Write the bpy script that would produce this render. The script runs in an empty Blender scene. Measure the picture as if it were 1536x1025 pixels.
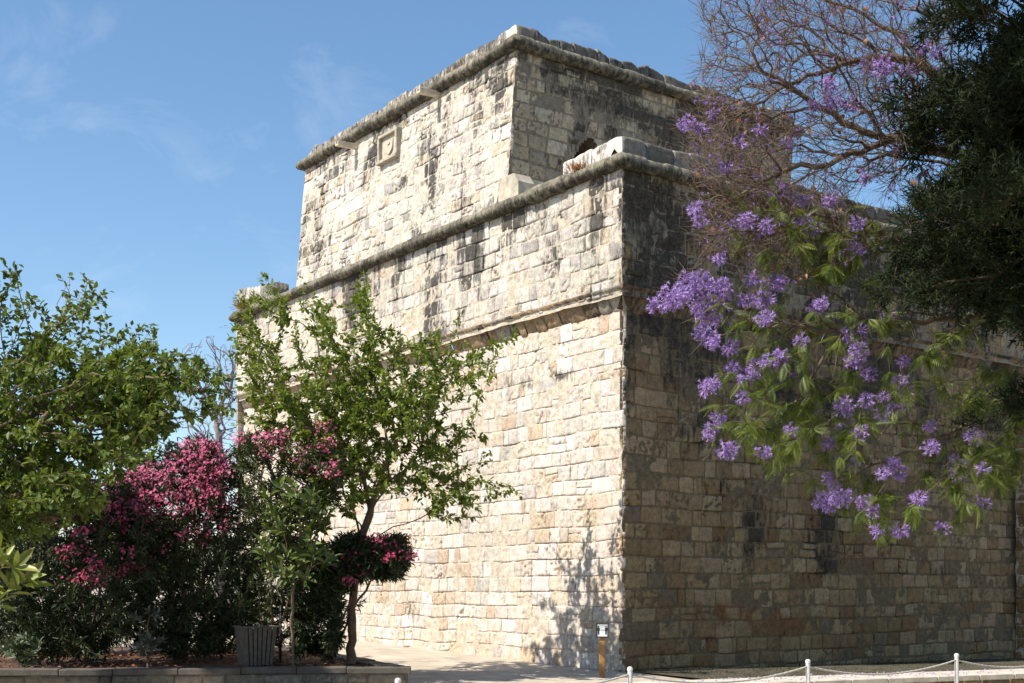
import bpy, math, random
import numpy as np
from mathutils import Vector

# ------------------------------------------------------------------ camera, sky, sun
SC = bpy.context.scene
COL = SC.collection
F = 1905.0            # focal length in photograph pixels
EYE = 1.6
HOR = 880.0
cam_d = bpy.data.cameras.new("camera")
cam = bpy.data.objects.new("camera", cam_d)
COL.objects.link(cam)
cam.location = (0, 0, EYE)
cam.rotation_euler = (math.radians(90), 0, 0)
cam_d.sensor_width = 36.0
cam_d.lens = F / 1536 * 36.0
cam_d.shift_y = (HOR - 512.5) / 1536.0
cam_d.clip_start = 0.1
cam_d.clip_end = 3000
SC.camera = cam

dL = np.array([-0.594, 0.8046, 0.0]); dL /= np.linalg.norm(dL)      # along the sunlit face, away from the corner
dR = np.array([dL[1], -dL[0], 0.0])                                  # along the shaded face
C0 = np.array([2.03, 23.45, 0.0])                                    # near corner of the castle
Zv = np.array([0, 0, 1.0])

SUN_EL = math.radians(48)
SUN_SIDE = math.radians(6)
hs = -dR * math.cos(SUN_SIDE) + dL * math.sin(SUN_SIDE)
sunv = Vector((hs[0] * math.cos(SUN_EL), hs[1] * math.cos(SUN_EL), math.sin(SUN_EL)))
sd = bpy.data.lights.new("sun", "SUN")
sd.energy = 5.0
sd.angle = math.radians(0.5)
sd.color = (1.0, 0.93, 0.82)
so = bpy.data.objects.new("sun", sd)
COL.objects.link(so)
so.rotation_euler = sunv.to_track_quat("Z", "Y").to_euler()

W = bpy.data.worlds.new("World")
SC.world = W
W.use_nodes = True
nt = W.node_tree
nt.nodes.clear()
out = nt.nodes.new("ShaderNodeOutputWorld")
bg = nt.nodes.new("ShaderNodeBackground")
bg.inputs["Strength"].default_value = 0.102
sky = nt.nodes.new("ShaderNodeTexSky")
sky.sky_type = "NISHITA"
sky.sun_disc = False
sky.sun_elevation = SUN_EL
sky.sun_rotation = math.atan2(hs[0], hs[1])
sky.air_density = 1.0
sky.dust_density = 0.5
sky.ozone_density = 1.6
tc = nt.nodes.new("ShaderNodeTexCoord")
mp = nt.nodes.new("ShaderNodeMapping")
mp.inputs["Rotation"].default_value = (0, math.radians(38), 0)
mp.inputs["Scale"].default_value = (4.0, 4.0, 7.0)
nz = nt.nodes.new("ShaderNodeTexNoise")
nz.inputs["Scale"].default_value = 2.2
nz.inputs["Detail"].default_value = 7
nz.inputs["Roughness"].default_value = 0.62
nz.inputs["Distortion"].default_value = 0.5
cr = nt.nodes.new("ShaderNodeMapRange")
cr.inputs[1].default_value = 0.55
cr.inputs[2].default_value = 0.95
cr.inputs[3].default_value = 0.0
cr.inputs[4].default_value = 0.22
mix = nt.nodes.new("ShaderNodeMixRGB")
mix.inputs[2].default_value = (8.2, 8.4, 8.8, 1)
nt.links.new(tc.outputs["Generated"], mp.inputs["Vector"])
nt.links.new(mp.outputs["Vector"], nz.inputs["Vector"])
nt.links.new(nz.outputs["Fac"], cr.inputs[0])
nt.links.new(cr.outputs[0], mix.inputs[0])
hsv = nt.nodes.new("ShaderNodeHueSaturation")
hsv.inputs["Saturation"].default_value = 1.12
hsv.inputs["Hue"].default_value = 0.496
hsv.inputs["Value"].default_value = 1.14
nt.links.new(sky.outputs["Color"], hsv.inputs["Color"])
nt.links.new(hsv.outputs[0], mix.inputs[1])
nt.links.new(mix.outputs[0], bg.inputs["Color"])
nt.links.new(bg.outputs[0], out.inputs["Surface"])

SC.view_settings.view_transform = "Standard"
SC.view_settings.look = "None"
SC.view_settings.exposure = 0.66
SC.view_settings.gamma = 1.0
SC.view_settings.use_curve_mapping = False

# ------------------------------------------------------------------ helpers
R = np.random.default_rng(7)
random.seed(7)


def PX(x, y, Y):
    """a point at distance Y seen at photograph pixel x, y"""
    return np.array([(x - 768) / F * Y, Y, EYE + (HOR - y) / F * Y])


def hash3(i, j, k):
    h = (i.astype(np.int64) * 374761393 + j.astype(np.int64) * 668265263 + k.astype(np.int64) * 2147483647 // 7) & 0xFFFFFFFF
    h = ((h ^ (h >> 13)) * 1274126177) & 0xFFFFFFFF
    h = ((h ^ (h >> 16)) * 2246822519) & 0xFFFFFFFF
    return (h ^ (h >> 15)) / 4294967295.0


def vnoise(x, y, z=None):
    x = np.asarray(x, float); y = np.asarray(y, float)
    z = np.zeros_like(x) if z is None else np.asarray(z, float) + np.zeros_like(x)
    xi, yi, zi = np.floor(x), np.floor(y), np.floor(z)
    fx, fy, fz = x - xi, y - yi, z - zi
    fx = fx * fx * (3 - 2 * fx); fy = fy * fy * (3 - 2 * fy); fz = fz * fz * (3 - 2 * fz)
    xi, yi, zi = xi.astype(np.int64), yi.astype(np.int64), zi.astype(np.int64)
    r = 0
    for a in (0, 1):
        for b in (0, 1):
            for c in (0, 1):
                r = r + hash3(xi + a, yi + b, zi + c) * (fx if a else 1 - fx) * (fy if b else 1 - fy) * (fz if c else 1 - fz)
    return r


def fbm(x, y, z=0.0, o=4):
    s = 0; a = 0.5; t = 0
    x = np.asarray(x, float); y = np.asarray(y, float); z = np.asarray(z, float) + np.zeros_like(x)
    for k in range(o):
        s = s + a * vnoise(x, y, z + 11.3 * k); t += a
        x, y, z, a = x * 2.03, y * 2.03, z * 2.03, a * 0.5
    return s / t


def sstep(a, b, x):
    t = np.clip((x - a) / (b - a), 0, 1)
    return t * t * (3 - 2 * t)


def mesh_np(name, V, faces, mat, parent=None, col=None, stain=None, smooth=False, loc=None):
    """faces: list of int arrays (n,k)"""
    me = bpy.data.meshes.new(name)
    V = np.asarray(V, np.float32)
    faces = [np.asarray(f, np.int32) for f in faces if len(f)]
    me.vertices.add(len(V)); me.vertices.foreach_set("co", V.ravel())
    loops = np.concatenate([f.ravel() for f in faces])
    tot = np.concatenate([np.full(len(f), f.shape[1], np.int32) for f in faces])
    start = np.concatenate([[0], np.cumsum(tot)[:-1]]).astype(np.int32)
    me.loops.add(len(loops)); me.loops.foreach_set("vertex_index", loops)
    me.polygons.add(len(tot)); me.polygons.foreach_set("loop_start", start); me.polygons.foreach_set("loop_total", tot)
    if smooth:
        me.polygons.foreach_set("use_smooth", np.ones(len(tot), bool))
    if col is not None:
        a = me.attributes.new("col", "FLOAT_COLOR", "POINT")
        c = np.ones((len(V), 4), np.float32); c[:, :3] = col
        a.data.foreach_set("color", c.ravel())
    if stain is not None:
        a = me.attributes.new("stain", "FLOAT", "POINT")
        a.data.foreach_set("value", np.asarray(stain, np.float32))
    me.update(calc_edges=True)
    me.validate()
    o = bpy.data.objects.new(name, me)
    COL.objects.link(o)
    if mat:
        me.materials.append(mat)
    if parent is not None:
        o.parent = parent
    if loc is not None:
        o.location = loc
    return o


def thing(name, label, cat, loc=(0, 0, 0), group=None):
    o = bpy.data.objects.new(name, None)
    COL.objects.link(o)
    o.empty_display_size = 0.2
    o.location = tuple(loc)
    o["label"] = label; o["category"] = cat
    if group:
        o["group"] = group
    return o


def tag(o, label=None, cat=None, group=None, kind=None):
    if label: o["label"] = label
    if cat: o["category"] = cat
    if group: o["group"] = group
    if kind: o["kind"] = kind
    return o


class MB:
    """collects boxes, prisms and tubes in world space; build() makes one mesh, local to its parent"""
    def __init__(self):
        self.v = []; self.f = []; self.n = 0

    def add(self, V, Fc):
        self.v.append(np.asarray(V, float))
        for f in Fc:
            self.f.append([i + self.n for i in f])
        self.n += len(V)

    def box(self, c, ax, ay, az, bev=0.0):
        """centre c, half-extent vectors"""
        c = np.asarray(c, float); ax = np.asarray(ax, float); ay = np.asarray(ay, float); az = np.asarray(az, float)
        if bev <= 0:
            V = [c + sx * ax + sy * ay + sz * az for sz in (-1, 1) for sy in (-1, 1) for sx in (-1, 1)]
            self.add(V, [(0, 2, 3, 1), (4, 5, 7, 6), (0, 1, 5, 4), (2, 6, 7, 3), (0, 4, 6, 2), (1, 3, 7, 5)])
            return
        lx, ly, lz = (np.linalg.norm(a) for a in (ax, ay, az))
        V = []; idx = {}
        for sx in (-1, 1):
            for sy in (-1, 1):
                for sz in (-1, 1):
                    for k in range(3):
                        l = [lx, ly, lz]
                        e = [l[m] - (0 if m == k else bev) for m in range(3)]
                        idx[(sx, sy, sz, k)] = len(V)
                        V.append(c + ax / lx * sx * e[0] + ay / ly * sy * e[1] + az / lz * sz * e[2])
        Fc = []
        def g(s, k):
            return idx[(s[0], s[1], s[2], k)]
        for k in range(3):
            a, b = [m for m in range(3) if m != k]
            for s in (-1, 1):
                q = []
                for (p, r) in ((-1, -1), (1, -1), (1, 1), (-1, 1)):
                    t = [0, 0, 0]; t[k] = s; t[a] = p; t[b] = r
                    q.append(g(t, k))
                Fc.append(q)
        for k in range(3):
            a, b = [m for m in range(3) if m != k]
            for p in (-1, 1):
                for r in (-1, 1):
                    t0 = [0, 0, 0]; t0[a] = p; t0[b] = r; t0[k] = -1
                    t1 = list(t0); t1[k] = 1
                    Fc.append([g(t0, a), g(t1, a), g(t1, b), g(t0, b)])
        for sx in (-1, 1):
            for sy in (-1, 1):
                for sz in (-1, 1):
                    Fc.append([g((sx, sy, sz), 0), g((sx, sy, sz), 1), g((sx, sy, sz), 2)])
        self.add(V, Fc)

    def tube(self, pts, rad, n=8, cap=True):
        pts = np.asarray(pts, float); rad = np.broadcast_to(rad, (len(pts),))
        T = np.gradient(pts, axis=0); T /= np.linalg.norm(T, axis=1)[:, None] + 1e-9
        ref = np.array([0, 0, 1.0]) if abs(T[0][2]) < 0.9 else np.array([1.0, 0, 0])
        V = []
        A = np.cross(T[0], ref); A /= np.linalg.norm(A)
        for p, t, r in zip(pts, T, rad):
            A = A - t * np.dot(A, t); A /= np.linalg.norm(A)
            B = np.cross(t, A)
            for k in range(n):
                a = 2 * math.pi * k / n
                V.append(p + r * (math.cos(a) * A + math.sin(a) * B))
        Fc = []
        for i in range(len(pts) - 1):
            for k in range(n):
                Fc.append((i * n + k, i * n + (k + 1) % n, (i + 1) * n + (k + 1) % n, (i + 1) * n + k))
        if cap:
            Fc.append(tuple(range(n))[::-1]); Fc.append(tuple((len(pts) - 1) * n + k for k in range(n)))
        self.add(V, Fc)

    def prism(self, poly, depth):
        """poly: list of 3-D points, depth: vector"""
        poly = [np.asarray(p, float) for p in poly]; n = len(poly); d = np.asarray(depth, float)
        self.add(poly + [p + d for p in poly],
                 [tuple(range(n))[::-1], tuple(range(n, 2 * n))] + [(i, (i + 1) % n, n + (i + 1) % n, n + i) for i in range(n)])

    def build(self, name, mat, parent=None, smooth=False, root=None):
        V = np.concatenate(self.v)
        o0 = np.zeros(3)
        p = parent
        while p is not None:
            o0 = o0 + np.array(p.location); p = p.parent
        me = bpy.data.meshes.new(name)
        me.from_pydata([tuple(v) for v in (V - o0)], [], self.f)
        import bmesh
        bm = bmesh.new(); bm.from_mesh(me); bmesh.ops.recalc_face_normals(bm, faces=bm.faces); bm.to_mesh(me); bm.free()
        if smooth:
            me.polygons.foreach_set("use_smooth", np.ones(len(me.polygons), bool))
        me.materials.append(mat)
        o = bpy.data.objects.new(name, me); COL.objects.link(o)
        if parent is not None: o.parent = parent
        return o


# ------------------------------------------------------------------ materials
def new_mat(name):
    m = bpy.data.materials.new(name); m.use_nodes = True
    t = m.node_tree; b = t.nodes["Principled BSDF"]
    return m, t, b


def N(t, typ, **kw):
    n = t.nodes.new(typ)
    for k, v in kw.items():
        if k.startswith("i_"):
            key = k[2:]
            n.inputs[int(key) if key.isdigit() else key.replace("_", " ")].default_value = v
        else:
            setattr(n, k, v)
    return n


def stone_material(name, pit=1.0, dark=(0.046, 0.043, 0.038), bump=1.0):
    m, t, b = new_mat(name); L = t.links.new
    b.inputs["Roughness"].default_value = 0.92
    b.inputs["Specular IOR Level"].default_value = 0.15
    at = N(t, "ShaderNodeAttribute", attribute_name="col")
    st = N(t, "ShaderNodeAttribute", attribute_name="stain")
    co = N(t, "ShaderNodeTexCoord")
    n1 = N(t, "ShaderNodeTexNoise", i_Scale=9.0, i_Detail=6.0, i_Roughness=0.65)
    n2 = N(t, "ShaderNodeTexNoise", i_Scale=34.0, i_Detail=4.0, i_Roughness=0.7)
    n3 = N(t, "ShaderNodeTexNoise", i_Scale=6.0, i_Detail=9.0, i_Roughness=0.78)
    vo = N(t, "ShaderNodeTexVoronoi", i_Scale=26.0)
    for n in (n1, n2, vo):
        L(co.outputs["Object"], n.inputs["Vector"])
    sm = N(t, "ShaderNodeMapping"); sm.inputs["Scale"].default_value = (1.5, 1.5, 0.55)     # stains run down
    L(co.outputs["Object"], sm.inputs["Vector"]); L(sm.outputs[0], n3.inputs["Vector"])
    r1 = N(t, "ShaderNodeMapRange", i_1=0.3, i_2=0.68, i_3=0.62, i_4=1.2)
    L(n1.outputs["Fac"], r1.inputs[0])
    r2 = N(t, "ShaderNodeMapRange", i_1=0.3, i_2=0.62, i_3=0.70, i_4=1.12)
    L(n2.outputs["Fac"], r2.inputs[0])
    mu = N(t, "ShaderNodeMath", operation="MULTIPLY")
    L(r1.outputs[0], mu.inputs[0]); L(r2.outputs[0], mu.inputs[1])
    vm = N(t, "ShaderNodeVectorMath", operation="SCALE")
    L(at.outputs["Color"], vm.inputs[0]); L(mu.outputs[0], vm.inputs["Scale"])
    # stain: attribute plus fine noise, with a crisp edge
    s1 = N(t, "ShaderNodeMath", operation="MULTIPLY_ADD", i_1=1.7, i_2=-0.85)
    L(n3.outputs["Fac"], s1.inputs[0])
    s2 = N(t, "ShaderNodeMath", operation="ADD")
    L(s1.outputs[0], s2.inputs[0]); L(st.outputs["Fac"], s2.inputs[1])
    s3 = N(t, "ShaderNodeMapRange", i_1=0.20, i_2=0.52, i_3=0.0, i_4=0.9)
    L(s2.outputs[0], s3.inputs[0])
    dk = N(t, "ShaderNodeVectorMath", operation="SCALE"); dk.inputs[0].default_value = dark
    du = N(t, "ShaderNodeMath", operation="POWER", i_1=2.2); L(mu.outputs[0], du.inputs[0]); L(du.outputs[0], dk.inputs["Scale"])
    mx = N(t, "ShaderNodeMixRGB"); L(dk.outputs[0], mx.inputs[2])
    L(s3.outputs[0], mx.inputs[0]); L(vm.outputs[0], mx.inputs[1])
    L(mx.outputs[0], b.inputs["Base Color"])
    # pits and grain as bump
    pt = N(t, "ShaderNodeMapRange", i_1=0.10, i_2=0.34, i_3=-1.2 * pit, i_4=0.0)
    L(vo.outputs["Distance"], pt.inputs[0])
    pg = N(t, "ShaderNodeMapRange", i_1=0.5, i_2=0.62, i_3=0.0, i_4=1.0)
    L(n1.outputs["Fac"], pg.inputs[0])
    pm = N(t, "ShaderNodeMath", operation="MULTIPLY")
    L(pt.outputs[0], pm.inputs[0]); L(pg.outputs[0], pm.inputs[1])
    ad = N(t, "ShaderNodeMath", operation="MULTIPLY_ADD", i_1=1.3)
    L(n1.outputs["Fac"], ad.inputs[0]); L(pm.outputs[0], ad.inputs[2])
    ad2 = N(t, "ShaderNodeMath", operation="MULTIPLY_ADD", i_1=0.6)
    L(n2.outputs["Fac"], ad2.inputs[0]); L(ad.outputs[0], ad2.inputs[2])
    bp = N(t, "ShaderNodeBump", i_Strength=0.58 * bump, i_Distance=0.022)
    L(ad2.outputs[0], bp.inputs["Height"])
    L(bp.outputs[0], b.inputs["Normal"])
    return m


def plain(name, col, rough=0.7, var=0.25, scale=6.0, bump=0.2, bscale=40.0, metal=0.0, spec=0.3):
    m, t, b = new_mat(name); L = t.links.new
    b.inputs["Roughness"].default_value = rough
    b.inputs["Metallic"].default_value = metal
    b.inputs["Specular IOR Level"].default_value = spec
    co = N(t, "ShaderNodeTexCoord")
    n1 = N(t, "ShaderNodeTexNoise", i_Scale=scale, i_Detail=6.0, i_Roughness=0.65)
    L(co.outputs["Object"], n1.inputs["Vector"])
    r = N(t, "ShaderNodeMapRange", i_1=0.3, i_2=0.7, i_3=1 - var, i_4=1 + var)
    L(n1.outputs["Fac"], r.inputs[0])
    vm = N(t, "ShaderNodeVectorMath", operation="SCALE")
    vm.inputs[0].default_value = col
    L(r.outputs[0], vm.inputs["Scale"]); L(vm.outputs[0], b.inputs["Base Color"])
    n2 = N(t, "ShaderNodeTexNoise", i_Scale=bscale, i_Detail=4.0)
    L(co.outputs["Object"], n2.inputs["Vector"])
    bp = N(t, "ShaderNodeBump", i_Strength=bump, i_Distance=0.01)
    L(n2.outputs["Fac"], bp.inputs["Height"]); L(bp.outputs[0], b.inputs["Normal"])
    return m


def leaf_material(name, trans=0.35, rough=0.5, spec=0.35, tint=(1.25, 1.2, 0.5)):
    m, t, b = new_mat(name); L = t.links.new
    b.inputs["Roughness"].default_value = rough
    b.inputs["Specular IOR Level"].default_value = spec
    at = N(t, "ShaderNodeAttribute", attribute_name="col")
    L(at.outputs["Color"], b.inputs["Base Color"])
    if trans > 0:
        tr = N(t, "ShaderNodeBsdfTranslucent")
        vm = N(t, "ShaderNodeVectorMath", operation="MULTIPLY"); vm.inputs[1].default_value = tint
        L(at.outputs["Color"], vm.inputs[0]); L(vm.outputs[0], tr.inputs["Color"])
        mx = N(t, "ShaderNodeMixShader"); mx.inputs[0].default_value = trans
        L(b.outputs[0], mx.inputs[1]); L(tr.outputs[0], mx.inputs[2])
        L(mx.outputs[0], t.nodes["Material Output"].inputs["Surface"])
    return m


M_STONE = stone_material("limestone")
M_MOULD = stone_material("weathered moulding stone", pit=0.6, dark=(0.035, 0.033, 0.028))
M_BARK = plain("grey brown bark", (0.16, 0.115, 0.085), 0.9, 0.35, 9.0, 0.8, 30.0, spec=0.1)
M_TWIG = plain("dry twig", (0.15, 0.105, 0.08), 0.9, 0.3, 9.0, 0.2, 30.0, spec=0.1)
M_BARKJ = plain("pale brown bark", (0.125, 0.095, 0.072), 0.9, 0.35, 9.0, 0.8, 30.0, spec=0.1)
M_BARKG = plain("grey twig bark", (0.20, 0.175, 0.17), 0.9, 0.3, 9.0, 0.5, 30.0, spec=0.1)
M_LEAF = leaf_material("leaf", 0.36)
M_LEAFD = leaf_material("dark leaf", 0.15, rough=0.42, spec=0.4)
M_NEEDLE = leaf_material("needle spray", 0.12, rough=0.7, spec=0.15)
M_PETAL = leaf_material("petal", 0.4, rough=0.6, spec=0.2, tint=(1.05, 0.95, 1.05))

# ------------------------------------------------------------------ ground
def gz(x, y):
    P = np.stack([np.asarray(x, float) - C0[0], np.asarray(y, float) - C0[1]], -1)
    a = P @ dL[:2]; b = P @ dR[:2]
    z = 0.026 * np.clip(a, 0, 14) * sstep(-9, -1, -b + 0 * a - 2) if False else 0.026 * np.clip(a, 0, 14)
    z = z - 0.013 * np.clip(b, 0, 14)
    return z


def rings():
    xs = np.concatenate([-np.geomspace(900, 14, 24), np.linspace(-13, 15, 90), np.geomspace(16, 900, 24)])
    ys = np.concatenate([-np.geomspace(300, 3, 10), np.linspace(-2, 45, 150), np.geomspace(46, 1500, 26)])
    X, Y = np.meshgrid(xs, ys)
    Zg = gz(X, Y) + 0.012 * (fbm(X * 0.8, Y * 0.8) - 0.5)
    V = np.stack([X, Y, Zg], -1).reshape(-1, 3)
    ny, nx = X.shape
    i = np.arange((ny - 1) * (nx - 1)); r = i // (nx - 1); c = i % (nx - 1); a = r * nx + c
    return V, np.stack([a, a + 1, a + nx + 1, a + nx], -1)


def ground_mat():
    m, t, b = new_mat("dusty stone paving"); L = t.links.new
    b.inputs["Roughness"].default_value = 0.95; b.inputs["Specular IOR Level"].default_value = 0.1
    co = N(t, "ShaderNodeTexCoord")
    mp_ = N(t, "ShaderNodeMapping"); mp_.inputs["Rotation"].default_value = (0, 0, math.atan2(dL[1], dL[0]))
    L(co.outputs["Object"], mp_.inputs["Vector"])
    br = N(t, "ShaderNodeTexBrick", i_Scale=1.4, i_Mortar_Size=0.012, i_Brick_Width=0.62, i_Row_Height=0.4)
    br.inputs["Color1"].default_value = (0.50, 0.44, 0.36, 1); br.inputs["Color2"].default_value = (0.43, 0.37, 0.30, 1)
    br.inputs["Mortar"].default_value = (0.26, 0.22, 0.17, 1)
    L(mp_.outputs[0], br.inputs["Vector"])
    n1 = N(t, "ShaderNodeTexNoise", i_Scale=1.3, i_Detail=8.0, i_Roughness=0.7)
    L(co.outputs["Object"], n1.inputs["Vector"])
    r = N(t, "ShaderNodeMapRange", i_1=0.3, i_2=0.7, i_3=0.72, i_4=1.15); L(n1.outputs["Fac"], r.inputs[0])
    vm = N(t, "ShaderNodeVectorMath", operation="SCALE")
    L(br.outputs["Color"], vm.inputs[0]); L(r.outputs[0], vm.inputs["Scale"]); L(vm.outputs[0], b.inputs["Base Color"])
    bp = N(t, "ShaderNodeBump", i_Strength=0.5, i_Distance=0.02)
    n2 = N(t, "ShaderNodeTexNoise", i_Scale=25.0, i_Detail=5.0); L(co.outputs["Object"], n2.inputs["Vector"])
    L(n2.outputs["Fac"], bp.inputs["Height"]); L(bp.outputs[0], b.inputs["Normal"])
    return m


Vg, Fg = rings()
tag(mesh_np("ground", Vg, [Fg], ground_mat(), smooth=True), kind="structure")

# ------------------------------------------------------------------ stone walls, every stone a shaped block in its wall's mesh
PAL_LIT = [((0.56, 0.495, 0.426), 6), ((0.53, 0.449, 0.364), 3), ((0.48, 0.377, 0.28), 1.3), ((0.6, 0.551, 0.498), 4), ((0.47, 0.428, 0.386), 1.2)]
PAL_UP = [((0.53, 0.48, 0.417), 4), ((0.58, 0.535, 0.482), 4), ((0.45, 0.414, 0.369), 1.6), ((0.35, 0.323, 0.3), 0.8), ((0.49, 0.414, 0.321), 1)]
PAL_SH = [((0.293, 0.212, 0.118), 5), ((0.249, 0.171, 0.092), 3), ((0.342, 0.257, 0.154), 3), ((0.206, 0.131, 0.068), 1.0), ((0.186, 0.144, 0.095), 0.7)]  # shade put into the colour: darker copy of the limestone for shaded faces
PAL_TSH = [((0.412, 0.345, 0.246), 5), ((0.36, 0.3, 0.214), 3), ((0.453, 0.39, 0.288), 3), ((0.288, 0.25, 0.191), 1.0)]  # tower stone, likewise darkened in colour for its shaded faces
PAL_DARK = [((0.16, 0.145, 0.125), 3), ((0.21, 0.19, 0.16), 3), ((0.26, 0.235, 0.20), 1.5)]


def ray_plane(x, y, O, n):
    d = np.array([(x - 768) / F, 1.0, (HOR - y) / F]); c = np.array([0, 0, EYE])
    return c + d * (np.dot(O - c, n) / np.dot(d, n))


def stone_face(name, mat, parent, O, dU, nrm, u0, u1, zlo, zhi, pal, seed, ins=None, uo=None, ch=(0.26, 0.36), cw=(0.26, 0.62),
               gs=0.03, stain=None, holes=None, colfn=None, rough=1.0, mortar=(0.50, 0.435, 0.345), edge=(0.006, 0.03), zgrad=None, pitted=0.35, lip=0.0):
    """O origin on the face plane (z = 0), dU along it, nrm outward. ins(z) inset, uo(z) shift of u."""
    rg = np.random.default_rng(seed)
    ins = ins or (lambda z: 0 * z); uo = uo or (lambda z: 0 * z)
    pw = np.array([p[1] for p in pal], float); pw /= pw.sum(); pc = np.array([p[0] for p in pal])
    Us = []; Zs = []; Ds = []; Sk = []; Fs = []; Cs = []; So = []; Ed = []; Pi = []; Sv = []; n = 0
    def stone(a, b, c, d):
        nonlocal n
        w, h = b - a, d - c
        if w < 0.05 or h < 0.04: return
        nx = max(3, int(round(w / gs)) + 1); nz_ = max(3, int(round(h / gs)) + 1)
        us = np.linspace(a, b, nx); zs = np.linspace(c, d, nz_)
        us = np.concatenate([[a], us, [b]]); zs = np.concatenate([[c], zs, [d]])
        U, Z = np.meshgrid(us, zs)
        D = np.minimum(np.minimum(U - a, b - U), np.minimum(Z - c, d - Z))
        cxr = np.minimum(np.minimum(U - a, b - U), 0.05) / 0.05; czr = np.minimum(np.minimum(Z - c, d - Z), 0.05) / 0.05
        D = D - 0.018 * (1 - cxr) * (1 - czr)
        S = np.zeros(U.shape, bool); S[0] = S[-1] = True; S[:, 0] = S[:, -1] = True
        ny, nx2 = U.shape
        i = np.arange((ny - 1) * (nx2 - 1)); r = i // (nx2 - 1); cc = i % (nx2 - 1); q = n + r * nx2 + cc
        Fs.append(np.stack([q, q + 1, q + nx2 + 1, q + nx2], -1))
        m = U.size; n += m
        Us.append(U.ravel()); Zs.append(Z.ravel()); Ds.append(D.ravel()); Sk.append(S.ravel())
        k = rg.choice(len(pc), p=pw)
        Cs.append(np.tile(pc[k] * rg.uniform(0.93, 1.06) * (1 + rg.uniform(-0.025, 0.025, 3)), (m, 1)))
        So.append(np.full(m, rg.normal(0, 0.005) * rough + (-0.03 * rough if rg.random() < 0.03 else 0)))
        Ed.append(np.full(m, rg.uniform(*edge) * rough))
        Pi.append(np.full(m, rg.random() < pitted, float)); Sv.append(np.full(m, rg.uniform(.65, 1.35)))
    z = zlo - 0.15
    while z < zhi - 0.06:
        h = rg.uniform(*ch)
        if z + h > zhi - 0.12: h = zhi - z
        u = u0 if rg.random() < 0.5 else u0 + rg.uniform(-0.0, 0.0)
        first = True
        while u < u1 - 0.04:
            w = rg.uniform(*cw) * (1.25 if first and rg.random() < 0.5 else 1)
            if rg.random() < 0.10: w *= 0.5
            if u + w > u1 - 0.15: w = u1 - u
            gap = rg.uniform(0.005, 0.013)
            ga = 0.0 if first else gap
            if rg.random() < 0.06 and w > 0.3:
                hm = h * rg.uniform(0.4, 0.6)
                stone(u + ga, u + w, z + gap, z + hm); stone(u + ga, u + w, z + hm + gap, z + h)
            else:
                dz = rg.uniform(-0.008, 0.008)
                stone(u + ga, u + w, z + gap, z + h + dz * 0)
            u += w; first = False
        z += h
    U = np.concatenate(Us); Z = np.concatenate(Zs); D = np.concatenate(Ds); S = np.concatenate(Sk)
    Cc = np.concatenate(Cs); off = np.concatenate(So); ed = np.concatenate(Ed); pi = np.concatenate(Pi); sv = np.concatenate(Sv); FF = np.concatenate(Fs)
    # backing of mortar
    bu = np.arange(u0, u1 + 0.05, 0.07); bu[-1] = u1; bz = np.arange(zlo - 0.2, zhi + 0.03, 0.07); bz[-1] = zhi - 0.002
    BU, BZ = np.meshgrid(bu, bz); ny, nx2 = BU.shape
    i = np.arange((ny - 1) * (nx2 - 1)); r = i // (nx2 - 1); cc = i % (nx2 - 1); q = n + r * nx2 + cc
    FF = np.concatenate([FF, np.stack([q, q + 1, q + nx2 + 1, q + nx2], -1)])
    nb = BU.size; bk = np.zeros(n + nb, bool); bk[n:] = True
    U = np.concatenate([U, BU.ravel()]); Z = np.concatenate([Z, BZ.ravel()]); D = np.concatenate([D, np.ones(nb)])
    S = np.concatenate([S, np.zeros(nb, bool)]); off = np.concatenate([off, np.zeros(nb)]); ed = np.concatenate([ed, np.zeros(nb)])
    sv = np.concatenate([sv, np.full(nb, .45)]); pi = np.concatenate([pi, np.zeros(nb)]); Cc = np.concatenate([Cc, np.tile(np.array(mortar), (nb, 1))])
    sd_ = seed * 3.7
    # irregular joints: the whole lattice is warped a little, fading out at the ends
    fade = np.clip(np.minimum(U - u0, u1 - U) / 0.4, 0, 1)
    wu = (vnoise(U * 2.3, Z * 2.3, sd_) - 0.5) * 0.05 + (vnoise(U * 8, Z * 8, sd_ + 3) - 0.5) * 0.022
    wz = (vnoise(U * 1.1, Z * 0.9, sd_ + 7) - 0.5) * 0.075 + (vnoise(U * 7, Z * 7, sd_ + 9) - 0.5) * 0.02
    zf = np.clip((zhi - Z) / 0.3, 0, 1)
    Uw = U + wu * fade; Zw = Z + wz * zf
    e = 1 - sstep(0.0, 0.032, D + 0.012 * (vnoise(U * 20, Z * 20, sd_ + 1) - 0.5))
    relief = (fbm(U * 5, Z * 5, sd_ + 2, 4) - 0.5) * 0.024 * rough
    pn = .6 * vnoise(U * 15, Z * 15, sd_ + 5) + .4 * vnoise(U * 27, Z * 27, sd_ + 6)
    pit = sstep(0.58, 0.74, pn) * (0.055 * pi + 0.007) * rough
    scoop = sstep(0.6, 0.8, fbm(U * 1.6, Z * 2.4, sd_ + 15, 3)) * 0.018 * rough
    smear = sstep(0.48, 0.68, fbm(U * 0.9, Z * 1.1, sd_ + 40, 3)) * sstep(0.35, 0.6, vnoise(U * 6, Z * 6, sd_ + 41))
    deep = sstep(0.52, 0.68, fbm(U * 1.7, Z * 2.0, sd_ + 44, 3))
    o = off - ed * e * (1 - .85 * smear) * (1 + .6 * deep) + relief - pit - scoop
    wide = 1 - sstep(0.0, 0.075, D)
    kk = (wide * smear * .55)[:, None]; Cc = Cc * (1 - kk) + np.array(mortar) * 1.04 * kk
    ck = 1 - sstep(0.0, 0.13, U - u0)
    chip = sstep(0.5, 0.72, vnoise(Z * 5.0, Z * 1.3 + 3.0)) * 0.02 + 0.003
    o = o - chip * ck * (~bk)
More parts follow.
